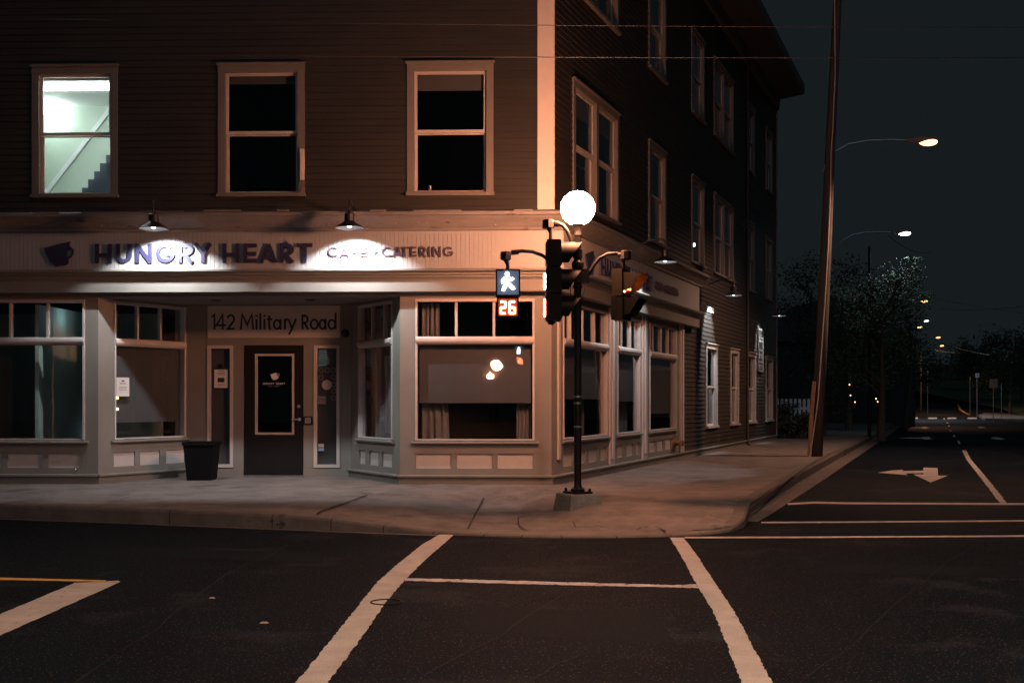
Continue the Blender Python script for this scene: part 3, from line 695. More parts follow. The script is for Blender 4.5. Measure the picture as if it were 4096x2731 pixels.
# weathered flashing scraps along the cornice top
rs = random.Random(3); m = MB(); u = .3
while u < 8.5:
    L = rs.uniform(.15, .7); z = rs.uniform(4.17, 4.20); m.box(FR, u, u+L, .36, .405+rs.uniform(0, .012), z-.006, z+rs.uniform(.004, .02)); u += L+rs.uniform(.05, .6)
m.build('flashing', 'cornice', BL)
m = MB()
for i in range(44):
    u = rs.uniform(.2, 8.6) if i < 30 else None
    if u: m.sphere(FR.P(u, .27+rs.uniform(-.01, .02), 4.02+rs.uniform(-.02, .04)), .009, 8, 5)
    else: m.sphere(SD.P(rs.uniform(.3, 7), .27, 4.03), .01, 8, 5)
m.build('nail_heads', 'trim', BL)
FO = .20                                                   # beadboard face
m = MB()
for fr, L in ((FR, UEND), (SD, V_F)):
    m.sweep(fr, [(-.1, 3.365), (FO-.008, 3.365), (FO-.008, 3.925), (-.1, 3.925)], 0, L, MF, 0)
    u = .0
    while u < L-.05:
        a = u+(MF*FO if u == 0 else .0025); m.sweep(fr, [(FO-.008, 3.366), (FO, 3.366), (FO, 3.924), (FO-.008, 3.924)], a, min(u+.0625, L)); u += .065
m.build('fascia', 'bead', BL)
prof_low = [(-.11, Z_LIP), (.18, Z_LIP), (.18, 3.21), (.195, 3.235), (.215, 3.25), (.215, 3.275), (.25, 3.285), (.25, 3.31), (.31, 3.325), (.32, 3.335), (.32, 3.352), (.30, 3.364), (-.1, 3.364)]
ring(prof_low, 'paint', 'lower_cornice', V_F+.08)
m = MB(); m.box(FR, fx(966), fx(1052), .181, .19, 3.045, 3.155); m.build('cover_plate', 'paint', BL)
# soffit over the recess
m = MB(); P = [FR.P(fx(393), .0, 0), SL.P(SLN+.3, 0, 0), SR.P(SRN+.3, 0, 0), FR.P(fx(1600), .0, 0)]
m.add([(p.x, p.y, z) for z in (2.985, 3.035) for p in P], [(0, 1, 2, 3), (7, 6, 5, 4), (0, 4, 5, 1), (1, 5, 6, 2), (2, 6, 7, 3), (3, 7, 4, 0)]); m.build('soffit', 'soffit', BL)
for x in (866, 1242):
    p = FR.P(FR.px(x, out=-.55), -.55, 2.98); m = MB(); m.lathe(p, [(.001, .003), (.06, .003), (.062, -.006), (.085, -.006), (.085, .004)], 24); m.build('recessed_downlight', 'black', BL)

# ---- door wall
DW = Frame(FR.P(0, DO, 0), FR.ud, FR.n)
dx = lambda x: DW.px(x)
def dz(y, x=1075): return DW.px(x, y)[1]
m = MB(); zL, zD = dz(1381), dz(1380); zt = 2.99
m.box(DW, dx(1440), dx(1359), -.1, 0, 0, zt); m.box(DW, dx(1256), dx(1214), -.1, 0, 0, zt); m.box(DW, dx(974), dx(933), -.1, 0, 0, zt); m.box(DW, dx(830), dx(700), -.1, 0, 0, zt)
m.box(DW, dx(1359), dx(1256), -.1, -.001, 0, dz(1869)); m.box(DW, dx(933), dx(830), -.1, -.001, 0, dz(1869))
m.box(DW, dx(1359), dx(1256), -.1, -.001, zL, zt); m.box(DW, dx(1214), dx(974), -.1, -.001, zD, zt); m.box(DW, dx(933), dx(830), -.1, -.001, zL, zt)
m.build('wall', 'paint', BL)
for q in ((1408, 1214), (974, 745)): m = MB(); m.box(DW, dx(q[0]), dx(q[1]), .001, .02, .1, .33); m.build('base_board', 'paint', BL)
def sidelight(x0, x1, lab):
    a, b = sorted((dx(x0), dx(x1))); z0, z1 = dz(1869), dz(1381); t = .05
    m = MB(); m.box(DW, a, a+t, -.06, .022, z0, z1); m.box(DW, b-t, b, -.06, .022, z0, z1); m.box(DW, a+t, b-t, -.06, .022, z0, z0+t); m.box(DW, a+t, b-t, -.06, .022, z1-t, z1)
    w = m.build('sidelight', 'trim', BL); w['label'] = lab
    p = MB(); p.box(DW, a+t, b-t, -.03, -.024, z0+t, z1-t); p.build('pane', 'glass', w)
    p = MB(); p.box(DW, a+t, b-t, -.075, -.07, z0+t, z1-t); p.build('blind', 'blind', w)
sidelight(829.5, 933, 'narrow sidelight left of the door with a notice'); sidelight(1255.7, 1359, 'narrow sidelight right of the door covered in stickers')
a, b = sorted((dx(976), dx(1212))); z0, z1 = dz(1903.5), dz(1380)
ga, gb = sorted((dx(1019.5), dx(1176))); gz0, gz1 = dz(1738), dz(1414.7); t = .035
m = MB(); m.box(DW, a, ga, -.07, -.02, z0+.015, z1-.008); m.box(DW, gb, b, -.07, -.02, z0+.015, z1-.008); m.box(DW, ga, gb, -.07, -.02, z0+.015, gz0); m.box(DW, ga, gb, -.07, -.02, gz1, z1-.008)
door = m.build('door', 'door', BL)
m = MB(); m.box(DW, ga, ga+t, -.06, -.005, gz0, gz1); m.box(DW, gb-t, gb, -.06, -.005, gz0, gz1); m.box(DW, ga+t, gb-t, -.06, -.005, gz0, gz0+t); m.box(DW, ga+t, gb-t, -.06, -.005, gz1-t, gz1); m.build('glazing_bead', 'trim', door)
m = MB(); m.box(DW, ga+t, gb-t, -.045, -.04, gz0+t, gz1-t); m.build('pane', 'glass', door)
hu, hz = DW.px(1197, 1677); m = MB(); m.tube([DW.P(hu, -.02, hz), DW.P(hu, .035, hz), DW.P(hu+.035, .045, hz), DW.P(hu+.12, .045, hz-.004)], .011); m.lathe(DW.P(hu, -.018, hz), [(.03, 0), (.03, .012), (.001, .013)], 16, Matrix.Rotation(R(90), 3, 'X')); m.build('handle', 'steel', door, smooth='auto')
hu, hz2 = DW.px(1194, 1625); m = MB(); m.lathe(DW.P(hu, -.018, hz2), [(.027, 0), (.027, .014), (.018, .02), (.001, .02)], 16, Matrix.Rotation(R(90), 3, 'X')); m.build('deadbolt', 'steel', door, smooth='auto')
m = MB(); m.box(DW, a-.01, b+.01, -.1, .04, z0-.03, z0+.013); m.build('threshold', 'steel', BL)
# cup and name lettered on the door glass come after the stroke font

# ------------------------------------------------------------------ stroke lettering
def arc(cx, cy, rx, ry, a0, a1, n=14): return [(cx+rx*math.cos(R(a0+(a1-a0)*i/n)), cy+ry*math.sin(R(a0+(a1-a0)*i/n))) for i in range(n+1)]
h = .11                                                    # half stroke inset (cap height 1, width 1 boxes)
GL = {
 'H': lambda w: [[(h, 0), (h, 1)], [(w-h, 0), (w-h, 1)], [(h, .42), (w-h, .42)]],
 'U': lambda w: [[(h, 1), (h, .40)]+arc(w/2, .40, w/2-h, .29, 180, 360)[1:-1]+[(w-h, .40), (w-h, 1)]],
 'N': lambda w: [[(h, 0), (h, 1)], [(h, .95), (w-h, .05)], [(w-h, 0), (w-h, 1)]],
 'G': lambda w: [arc(w/2, .5, w/2-h*.8, .5-h, 45, 338, 26)+[(w-h, .44)], [(w-h*.9, .44), (w*.52, .44)]],
 'R': lambda w: [[(h, 0), (h, 1)], [(h, 1-h*.8), (w*.45, 1-h*.8)]+arc(w*.45, .68, w*.55-h, .32-h*.8, 90, -90)+[(h, .36+h*.3)], [(w*.45, .40), (w-h*.8, 0)]],
 'Y': lambda w: [[(w/2, 0), (w/2, .45)], [(h*.7, 1), (w/2, .42)], [(w-h*.7, 1), (w/2, .42)]],
 'E': lambda w: [[(h, 0), (h, 1)], [(h, h), (w, h)], [(h, .46), (w*.95, .46)], [(h, 1-h), (w, 1-h)]],
 'F': lambda w: [[(h, 0), (h, 1)], [(h, .46), (w*.95, .46)], [(h, 1-h), (w, 1-h)]],
 'A': lambda w: [[(h*.8, 0), (w/2, .97)], [(w-h*.8, 0), (w/2, .97)], [(w*.26, .27), (w*.74, .27)]],
 'T': lambda w: [[(w/2, 0), (w/2, 1)], [(0, 1-h), (w, 1-h)]],
 'C': lambda w: [arc(w*.55, .5, w*.55-h*.8, .5-h, 48, 312, 24)],
 'I': lambda w: [[(w/2, 0), (w/2, 1)]],
 '+': lambda w: [[(w/2, .2), (w/2, .75)], [(0, .475), (w, .475)]],
 '1': lambda w: [[(w*.15, .82), (w*.75, 1), (w*.75, 0)]],
 '4': lambda w: [[(w*.68, 0), (w*.68, 1), (.02, .28), (w, .28)]],
 '2': lambda w: [arc(w*.48, .70, w*.42, .27, 165, -35, 12)+[(.05, .04), (w, .04)]],
 'M': lambda w: [[(w*.04, 0), (w*.14, 1), (w*.52, .30), (w*.86, 1), (w*.96, 0)]],
 'i': lambda w: [[(w/2, 0), (w/2, .70)], [(w/2, .86), (w/2, .97)]],
 'l': lambda w: [[(w/2, 0), (w/2, 1.1)]],
 't': lambda w: [[(w*.42, .95), (w*.42, .18)]+arc(w*.68, .18, w*.26, .14, 180, 290, 6)[1:], [(0, .68), (w, .68)]],
 'a': lambda w: [arc(w*.45, .33, w*.40, .30, 0, 350, 20), [(w*.88, .70), (w*.88, .05), (w, 0)]],
 'r': lambda w: [[(w*.15, 0), (w*.15, .70)], arc(w*.62, .40, w*.46, .28, 170, 55, 8)],
 'y': lambda w: [[(w*.02, .70), (w*.42, .08)], [(w, .72), (w*.42, -.02), (w*.05, -.36)]],
 'o': lambda w: [arc(w/2, .34, w*.44, .31, 0, 360, 22)],
 'd': lambda w: [arc(w*.45, .33, w*.40, .30, 0, 350, 20), [(w*.90, 1.12), (w*.90, 0)]],
}
def glyph(ch, fr, r0, wd, z0, hgt, stroke, o0, o1, sgn, mt, parent, name='letter'):
    """r0: reading position (sgn*u), wd width, strokes staggered by half a millimetre so that no two faces share a plane"""
    m = MB(); st = GL[ch](wd/hgt)
    for k, s in enumerate(st): m.ribbon(fr, [(sgn*(r0+x*hgt), z0+y*hgt) for x, y in s], stroke*hgt, o0+.0006*k, o1+.0006*k)
    return m.build(name, mt, parent)
BIG = [('H', 378.8, 446), ('U', 462.7, 525.7), ('N', 540, 607), ('G', 623, 698.6), ('R', 711.5, 773), ('Y', 776, 846), ('H', 888.4, 958), ('E', 973, 1026), ('A', 1036.8, 1108), ('R', 1118, 1176), ('T', 1186, 1249)]
SML = [('C', 1311, 1353), ('A', 1357, 1396), ('F', 1403, 1429), ('E', 1439, 1467), ('+', 1486, 1507), ('C', 1523, 1568), ('A', 1567, 1609), ('T', 1602, 1634), ('E', 1641, 1665), ('R', 1677, 1705), ('I', 1712, 1722), ('N', 1729, 1765), ('G', 1773, 1814)]
cup = [(255, 470), (330, 452), (420, 425), (520, 395), (597, 378), (600, 415), (592, 440), (640, 470), (660, 520), (650, 565), (610, 600), (570, 605), (575, 640), (578, 668), (540, 690), (410, 716), (392, 690), (345, 655), (312, 600), (290, 545)]
hole = [(555, 470), (590, 455), (612, 480), (612, 520), (590, 565), (560, 560), (545, 520)]
def sign_letters(parent, fr, sgn, r_of, zf, dgl=.0):
    o0, o1 = FO+.004+dgl, FO+.032+dgl
    zb0, zb1 = zf(1051), zf(973.5); hb = zb1-zb0
    for ch, a, b in BIG: glyph(ch, fr, r_of(a), r_of(b)-r_of(a), zb0, hb, .195, o0, o1, sgn, 'navy', parent)
    zs0, zs1 = zf(1030), zf(989); hs = zs1-zs0
    for ch, a, b in SML: glyph(ch, fr, r_of(a), r_of(b)-r_of(a), zs0, hs, .155, o0, o1, sgn, 'lav', parent)
    def cp(x, y): return (sgn*r_of(100+x/3.336), zf(850+y/3.336))
    m = MB(); body = [cp(*p) for p in ((255, 470), (420, 425), (597, 378), (585, 450), (556, 500), (548, 560), (575, 610), (578, 668), (540, 690), (410, 716), (392, 690), (335, 645), (290, 555))]
    m.prism(fr, body, o0, o1)
    m.ribbon(fr, [cp(*p) for p in ((570, 468), (600, 458), (632, 485), (636, 530), (612, 575), (560, 606))], .022, o0+.001, o1+.001)
    m.build('cup_emblem', 'navy', parent)
u_of = lambda x: -FR.px(x, out=FO+.03)
zF = lambda y, x=900: FR.px(x, y, out=FO+.03)[1]
SG = empty('shop_sign', FR.P(FR.px(1000, out=FO), FO, 3.37), 'raised purple HUNGRY HEART CAFE + CATERING letters on the fascia above the door', 'shop sign', 'shop name lettering')
sign_letters(SG, FR, -1, u_of, zF)
v0 = SD.px(2345, out=FO+.03)
SG2 = empty('shop_sign', SD.P(v0+3, FO, 3.37), 'raised purple HUNGRY HEART letters on the side street fascia behind the signals', 'shop sign', 'shop name lettering')
sign_letters(SG2, SD, 1, lambda x: v0+(u_of(x)-u_of(176)), zF)
# address board
AB = empty('address_sign', DW.P(dx(1097), .03, dz(1351)), 'pale board reading 142 Military Road above the café door', 'sign')
m = MB(); m.box(DW, dx(1361.6), dx(832), .001, .025, dz(1351.5), 2.97); m.build('board', 'board', AB)
ad = [('1', 212, 245), ('4', 250, 328), ('2', 338, 400), ('M', 445, 552), ('i', 568, 582), ('l', 600, 612), ('i', 632, 646), ('t', 660, 702), ('a', 712, 775), ('r', 798, 832), ('y', 832, 893), ('R', 932, 1000), ('o', 1008, 1072), ('a', 1080, 1137), ('d', 1150, 1218)]
d_of = lambda x: -DW.px(740+x/2.011, out=.03)
zb = DW.px(1097, 1317, out=.03)[1]; hb = DW.px(1097, 1258, out=.03)[1]-zb
for ch, a, b in ad: glyph(ch, DW, d_of(a), max(.02, d_of(b)-d_of(a)), zb, hb, .135, .026, .032, -1, 'ink', AB)
# name and cup on the door glass
def dg(x, y): u, z = DW.px(740+x/2.011, 1180+y/2.011, out=-.036); return u, z
m = MB(); m.prism(DW, [dg(*p) for p in ((686, 637), (735, 624), (745, 650), (752, 665), (735, 680), (708, 683), (695, 665))], -.039, -.036); m.ribbon(DW, [dg(*p) for p in ((742, 632), (756, 632), (757, 648), (744, 660))], .008, -.0385, -.0355); m.build('cup_decal', 'paper', door)
xs0 = 628; tw = 'HUNGRY HEART'; adv = (808-628)/12.0
for i, ch in enumerate(tw):
    if ch == ' ': continue
    a = -dg(xs0+i*adv, 0)[0]; b = -dg(xs0+(i+.78)*adv, 0)[0]; zb = dg(0, 719)[1]
    glyph(ch, DW, a, b-a, zb, dg(0, 704)[1]-zb, .2, -.039, -.0365, -1, 'paper', door, 'name_decal')
for i, ch in enumerate('CAFE + CATERING'):
    if ch == ' ': continue
    a = -dg(672+i*6.6, 0)[0]; b = -dg(672+(i+.72)*6.6, 0)[0]; zb = dg(0, 738)[1]
    glyph(ch, DW, a, b-a, zb, dg(0, 729)[1]-zb, .2, -.039, -.0365, -1, 'signgrey', door, 'name_decal')

# ------------------------------------------------------------------ lit stairwell behind the left upper window
cu = (FR.px(131)+FR.px(473))/2; ra, rb = cu-1.1, cu+1.5; zc = 6.27
m = MB(); m.box(FR, ra, rb, -1.75, -1.65, 4.0, zc+.6); m.box(FR, ra-.1, ra, -1.75, -.14, 4.0, zc+.6); m.box(FR, rb, rb+.1, -1.75, -.14, 4.0, zc+.6)
st = m.build('stairwell_wall', 'stairwall', BL)
m = MB(); m.box(FR, ra, rb, -1.65, -.14, zc, zc+.08); m.box(FR, ra, rb, -1.65, -.14, 4.0, 4.06); m.build('stairwell_ceiling', 'stairwhite', BL)
def q1(x, y, o): return FR.px(x/1.568, 150+y/1.568, out=o)
m = MB(); m.ribbon(FR, [q1(270, 1000, -1.62), q1(700, 440, -1.62)], .07, -1.649, -1.60); m.build('stair_stringer', 'stairband', BL)
m = MB()
for i, (x, y) in enumerate(((530, 950), (568, 898), (606, 848), (642, 797), (680, 746))):
    u, z = q1(x, y, -1.0); m.box(FR, ra, u, -1.3+.002*i, -.9, z-.25 if i else z-.3, z)
m.build('staircase', 'stairdark', BL)
m = MB(); u, z = q1(325, 478, -1.5); m.sphere(FR.P(u, -1.5, z), .12, 20, 12, (1, 1, .6)); m.build('stair_light_and_fill', 'stairlight', BL, smooth=True)
m = MB(); m.box(FR, cu-.5, cu+.7, -.5, -.35, zc-.05, zc-.002); m.build('stair_light_and_fill', 'stairlight', BL)  # glowing box hidden above the window head, added to brighten the stairwell
# ground floor room behind the far left window, faintly lit
m = MB(); m.box(FR, fx(300), fx(150), -1.7, -1.65, 1.9, 2.9); m.box(FR, fx(330), fx(-600), -3.6, -3.5, .2, 3.0); m.box(FR, fx(120), fx(105), -2.6, -.3, .2, 2.9); m.build('inner_wall', 'stairwall', BL)
m = MB(); m.sphere(FR.P(fx(150), -1.0, 3.3), .08, 12, 8); m.build('room_light', 'roomlight', BL)
for p, z_, e in ((FR.P(fx(170), -1.1, 2.75), 2.75, 1.2), (FR.P(fx(150), -2.2, .9), .9, .5)):
    L = bpy.data.lights.new('room_lamp', 'POINT'); L.energy = e; L.color = (.55, .85, 1); L.shadow_soft_size = .1; o = bpy.data.objects.new('room_lamp', L); COL.objects.link(o); o.location = p

# ------------------------------------------------------------------ gooseneck lamps
def make_goose():
    r = empty('gooseneck_lamp', (0, 0, 0), 'x', 'wall lamp', 'gooseneck lamps over the shopfront')
    # local frame: lamp hangs at y = -0.78 from the wall (wall plane y=0, z measured at the rim)
    y = -.78
    m = MB(); m.lathe((0, y, 0), [(.205, -.002), (.205, .006), (.195, .012), (.15, .045), (.085, .085), (.072, .10), (.070, .20), (.055, .215), (.03, .225), (.022, .25)], 32); m.build('shade', 'black', r, smooth='auto')
    m = MB(); m.lathe((0, y, 0), [(.203, .0), (.19, .01), (.14, .042), (.08, .08), (.001, .082)], 32); m.build('shade_lining', 'shadein', r, smooth=True)
    m = MB(); m.lathe((0, y, 0), [(.198, -.004), (.204, -.003), (.204, .003), (.198, .003)], 32); m.build('rim', 'steel', r)
    m = MB(); pts = [(0, y, .24), (0, y, .33)]+[(0, y+.08*(1-math.cos(R(a))), .33+.08*math.sin(R(a))) for a in (30, 60, 90)]+[(0, -.5, .39), (0, -.25, .30), (0, -.1, .26), (0, 0, .25)]
    m.tube(pts, .014, 10); m.build('arm', 'black', r, smooth='auto')
    m = MB(); m.lathe((0, 0, .25), [(.06, 0), (.06, .02), (.02, .03)], 20, Matrix.Rotation(R(90), 3, 'X')); m.build('wall_plate', 'black', r)
    m = MB(); m.sphere((0, y, .035), .035, 16, 10); m.build('bulb', 'bulb', r, smooth=True)
    return r
GN = make_goose()
def spot(loc, fr, E,  tilt=26, cone=118, blend=.28):
    L = bpy.data.lights.new('gooseneck_bulb', 'SPOT'); L.energy = E; L.color = (.93, .97, 1); L.spot_size = R(cone); L.spot_blend = blend; L.shadow_soft_size = .04
    o = bpy.data.objects.new('gooseneck_bulb', L); COL.objects.link(o); o.location = loc
    d = Vector((-fr.n.x*math.sin(R(tilt)), -fr.n.y*math.sin(R(tilt)), -math.cos(R(tilt)))); o.rotation_euler = d.to_track_quat('-Z', 'Y').to_euler()
def place_goose(fr, u, z, lab, E, first=False, d=.78, **k):
    r = GN if first else copy_tree(GN)
    p = fr.P(u, d-.78, z); r.location = p; r.rotation_euler = (0, 0, math.atan2(-fr.n.x, fr.n.y)+math.pi if False else math.atan2(fr.n.y, fr.n.x)+math.pi/2)
    r['label'] = lab; spot(fr.P(u, d, z-.012), fr, E, **k)
zl = 3.885
place_goose(FR, FR.px(614, out=.78), zl, 'black gooseneck lamp lighting the HUNGRY letters', 270, True)
place_goose(FR, FR.px(1398, out=.78), zl, 'black gooseneck lamp lighting the CAFE letters above the door', 270)
place_goose(SD, SD.px(2661, out=.78), zl-.03, 'black gooseneck lamp over the side street fascia lettering', 170, cone=104)
place_goose(SD, SD.px(2934, out=.6), zl, 'black gooseneck lamp over the dark clapboards right of the fascia', 300, d=.6, tilt=35, cone=70, blend=.3)
place_goose(SD, SD.px(3117, out=.6), zl, 'black gooseneck lamp beyond the building end, over the vertical sign', 190, d=.6, tilt=35, cone=70, blend=.3)

# ------------------------------------------------------------------ things on the building
def wallbox(fr, x0, x1, y0, y1, o0, o1, nm, mt, lab, cat, group=None):
    a, b = sorted((fr.px(x0, out=o1), fr.px(x1, out=o1))); xm = (x0+x1)/2
    z0, z1 = fr.px(xm, y1, out=o1)[1], fr.px(xm, y0, out=o1)[1]
    m = MB(); m.box(fr, a, b, o0, o1, z0, z1); return tag(m.build(nm, mt), lab, cat, group), (a, b, z0, z1)
# antenna box beside the middle upper window
e = empty('antenna_box', FR.P(FR.px(1208, out=.08), .07, 4.75), 'slim white antenna box fixed to the right casing of the middle upper window', 'antenna')
m = MB(); a, b = sorted((FR.px(1199, out=.08), FR.px(1217, out=.08))); zz0, zz1 = FR.px(1208, 720, out=.08)[1], FR.px(1208, 596, out=.08)[1]
m.box(FR, a, b, .045, .085, zz0+.01, zz1-.01); m.box(FR, a+.008, b-.008, .05, .092, zz0, zz1); m.build('body', 'corner', e)
m = MB(); c = (a+b)/2
for k in range(3): m.tube([FR.P(c-.01+.01*k, .07, zz0), FR.P(c+.03-.02*k, .08, zz0-.07), FR.P(c+.02+.015*k, .06, zz0-.15), FR.P(c+.04, .045, zz0-.24)], .004, 6)
m.build('cable', 'wire', e)
e = empty('coffee_cup', FR.P(FR.px(1717), -.12, 4.56), 'small metal cup standing inside the right upper window', 'cup')
m = MB(); m.lathe(FR.P(FR.px(1717), -.115, 4.565), [(.001, 0), (.022, 0), (.028, .08), (.025, .08), (.02, .005), (.001, .005)], 18); m.build('cup_body', 'steel', e, smooth='auto')
# security camera dome beside the address board
p = DW.P(*[DW.px(1380, out=.05)], 0, 0) if False else DW.P(DW.px(1380, out=.05), 0, DW.px(1380, 1332, out=.05)[1])
e = empty('security_camera', p, 'round dark dome camera beside the address board', 'camera'); mx = Matrix.Rotation(R(90), 3, 'X')
m = MB(); m.lathe(p, [(.065, 0), (.065, .03), (.055, .045), (.045, .05)], 24, mx); m.build('housing', 'signalbody', e, smooth='auto')
m = MB(); m.lathe(p, [(.045, .045), (.042, .065), (.028, .082), (.001, .09)], 20, mx); m.build('dome', 'black', e, smooth=True)
e = empty('door_buzzer', DW.P(dx(1233), 0, dz(1697)), 'square metal entry buzzer panel right of the door', 'buzzer')
m = MB(); a, b = sorted((dx(1216), dx(1250))); m.box(DW, a, b, .001, .03, dz(1697), dz(1665)); m.build('box', 'signalbody', e)
m = MB(); m.box(DW, a+.02, b-.02, .031, .036, dz(1693), dz(1669)); m.build('plate', 'signgrey', e)
# notices and stickers
def dposter(x0, x1, y0, y1, lab, marks=(), o=-.022, fr=DW, sc=2.011, ox=740, oy=1180, grp=None, nm='paper_notice', mt='paper', cat='notice'):
    a, b = sorted((fr.px(ox+x0/sc, out=o), fr.px(ox+x1/sc, out=o))); xm = ox+(x0+x1)/2/sc; z0, z1 = fr.px(xm, oy+y1/sc, out=o)[1], fr.px(xm, oy+y0/sc, out=o)[1]
    e = empty(nm, fr.P((a+b)/2, o, z0), lab, cat, grp)
    m = MB(); m.box(fr, a, b, o, o+.002, z0, z1); m.build('sheet', mt, e)
    for (fa, fb, ga_, gb_) in marks:
        m = MB(); m.box(fr, a+(b-a)*fa, a+(b-a)*fb, o+.0022, o+.003, z0+(z1-z0)*ga_, z0+(z1-z0)*gb_); m.build('print', 'ink', e)
    return e
dposter(235, 345, 600, 745, 'white notice with a dark emblem in the left sidelight', ((.25, .75, .3, .55), (.3, .7, .92, .95), (.2, .8, .80, .83), (.25, .75, .72, .74), (.2, .8, .18, .2), (.2, .8, .12, .14)))
dposter(265, 300, 555, 590, 'small dark card above the notice in the left sidelight', mt='signalbody')
dposter(730, 810, 642, 760, 'white opening hours sheet in the left splayed window', ((.4, .62, .78, .86), (.25, .75, .66, .70), (.2, .8, .5, .52), (.2, .8, .42, .44), (.2, .8, .34, .36)), o=-.046, fr=SL, sc=1.568, ox=0, oy=1100)
def ringst(cx, cy, r, lab, mt='signgrey', nm='sticker', fill=False, grp='gear stickers', ang=0):
    u, z = DW.px(740+cx/2.011, 1180+cy/2.011, out=-.02); rr = r/2.011*18.4/F
    m = MB()
    if fill: m.prism(DW, [(u+rr*math.cos(R(t)), z+rr*math.sin(R(t))) for t in range(0, 360, 15)], -.023, -.020)
    else: m.ribbon(DW, [(u+rr*(1.0+.12*(i % 2))*math.cos(R(i*15)), z+rr*(1.0+.12*(i % 2))*math.sin(R(i*15))) for i in range(24)], rr*.28, -.023, -.0205, closed=True)
    return tag(m.build(nm, mt), lab, 'sticker', grp)
M['bluest'] = mat('blue_sticker', (.22, .33, .45), .5, .1); 
ringst(1140, 722, 40, 'round pale sticker with a blue centre in the right sidelight', 'board', fill=True, grp=None)
o_ = ringst(1140, 722, 33, None, 'bluest', fill=True, grp=None); 
bpy.data.objects.remove(o_)
pp = DW.px(740+1140/2.011, 1180+722/2.011, out=-.02); rr = 33/2.011*18.4/F
for i, (cx, cy) in enumerate(((1095, 605), (1145, 605), (1195, 605), (1092, 662), (1195, 660), (1195, 718), (1195, 772), (1195, 828))):
    ringst(cx, cy, 17, 'gear shaped ring sticker on the right sidelight, '+['top left', 'top middle', 'top right', 'below the top left one', 'second from the top on the right', 'third from the top on the right', 'fourth from the top on the right', 'lowest on the right'][i])
dposter(1070, 1132, 812, 876, 'two line opening card in the right sidelight', ((.1, .9, .6, .66), (.1, .9, .3, .36)), mt='signgrey')
dposter(1072, 1118, 1195, 1222, 'upper payment card sticker low on the right sidelight', mt='board', nm='card_sticker', cat='sticker', grp='payment card stickers')
dposter(1072, 1118, 1228, 1252, 'lower payment card sticker low on the right sidelight', mt='bluest', nm='card_sticker', cat='sticker', grp='payment card stickers')
# teal light decoration hanging inside the right sidelight
m = MB()
for i in range(9):
    x0, x1 = 1068+random.uniform(0, 14), 1135+random.uniform(-20, 25); y = 440+i*15
    u0, za = DW.px(740+x0/2.011, 1180+(y+10)/2.011, out=-.05); u1, zb_ = DW.px(740+x1/2.011, 1180+y/2.011, out=-.05); um = (u0+u1)/2
    m.ribbon(DW, [(u0, za), (um, (za+zb_)/2+.006), (u1, zb_)], .004+.005*random.random(), -.05, -.048)
tag(m.build('light_strand', 'teal'), 'pale green glowing strands hanging behind the right sidelight glass', 'light strand')
# two small lit bulbs reflected low in the splayed window: the reflections are put in as glowing balls
for i, (y, lab) in enumerate(((770, 'upper small glowing ball standing for a bulb reflected in the left splayed window'), (840, 'lower small glowing ball standing for a bulb reflected in the left splayed window'))):
    u, z = SL.px(735/1.568, 1100+y/1.568, out=-.08); m = MB(); m.sphere(SL.P(u, -.08, z), .022, 14, 9); tag(m.build('reflected_bulb', 'neon', smooth=True), lab, 'bulb', 'glowing balls standing for reflections in the splayed window')
# planter / bin in the recess
p = FR.P(FR.px(808, out=-.75), -.75, 0); z = pave_z(p.x, p.y); Wd = 122*17.7/F/2
e = empty('planter', (p.x, p.y, z), 'tall black tapered planter against the left splay beside the door', 'planter')
m = MB(); hgt = 152*17.7/F
for (s0, s1, za, zb_) in ((.78, .97, 0, hgt-.04),):
    vs = [(p.x+sx_*Wd*s0, p.y+sy*Wd*s0, z+za) for sx_, sy in ((-1, -1), (1, -1), (1, 1), (-1, 1))]+[(p.x+sx_*Wd*s1, p.y+sy*Wd*s1, z+zb_) for sx_, sy in ((-1, -1), (1, -1), (1, 1), (-1, 1))]
    m.add(vs, [(0, 3, 2, 1), (0, 1, 5, 4), (1, 2, 6, 5), (2, 3, 7, 6), (3, 0, 4, 7)])
m.build('body', 'plan', e)
m = MB(); w_ = Wd*1.03; 
for (x0, x1, y0, y1) in ((-w_, w_, -w_, -w_+.03), (-w_, w_, w_-.03, w_), (-w_, -w_+.03, -w_+.03, w_-.03), (w_-.03, w_, -w_+.03, w_-.03)): m.wbox((p.x+(x0+x1)/2, p.y+(y0+y1)/2, z+hgt-.02), (x1-x0, y1-y0, .05))
m.build('rim', 'plan', e)
m = MB(); m.wbox((p.x, p.y, z+hgt-.07), (w_*1.85, w_*1.85, .03)); m.build('soil', 'bark', e)
# small vent spout on the left bay panel
u, z = FR.px(308, 1873); e = empty('spigot', FR.P(u, 0, z), 'small metal spigot on the lower wall of the left bay', 'spigot')
m = MB(); m.tube([FR.P(u, 0, z), FR.P(u, .05, z), FR.P(u, .06, z-.02)], .012, 10); m.box(FR, u-.03, u+.03, .035, .045, z+.012, z+.02); m.build('tap', 'steel', e)
# fire department connection
u, z = SD.px(2712, 1772, out=.08); e = empty('hose_connection', SD.P(u, 0, z), 'twin brass hose connection on the side wall at the shopfront end', 'hose connection')
M['brass'] = mat('aged_brass', (.35, .24, .13), .45, .2, 10, metal=.7)
rot = Vector((SD.n.x, SD.n.y, 0)).to_track_quat('Z', 'Y').to_matrix()
m = MB(); m.lathe(SD.P(u, .0, z), [(.17, 0), (.17, .012), (.06, .02), (.06, .05)], 28, rot); m.build('wall_plate', 'brass', e, smooth='auto')
for du in (-.12, .12):
    m = MB(); m.tube([SD.P(u, .04, z), SD.P(u+du*.6, .08, z), SD.P(u+du, .14, z)], .045, 14); m.lathe(SD.P(u+du, .13, z), [(.055, 0), (.062, .01), (.062, .04), (.03, .05), (.001, .05)], 18, rot); m.build('hose_cap', 'brass', e, smooth='auto')
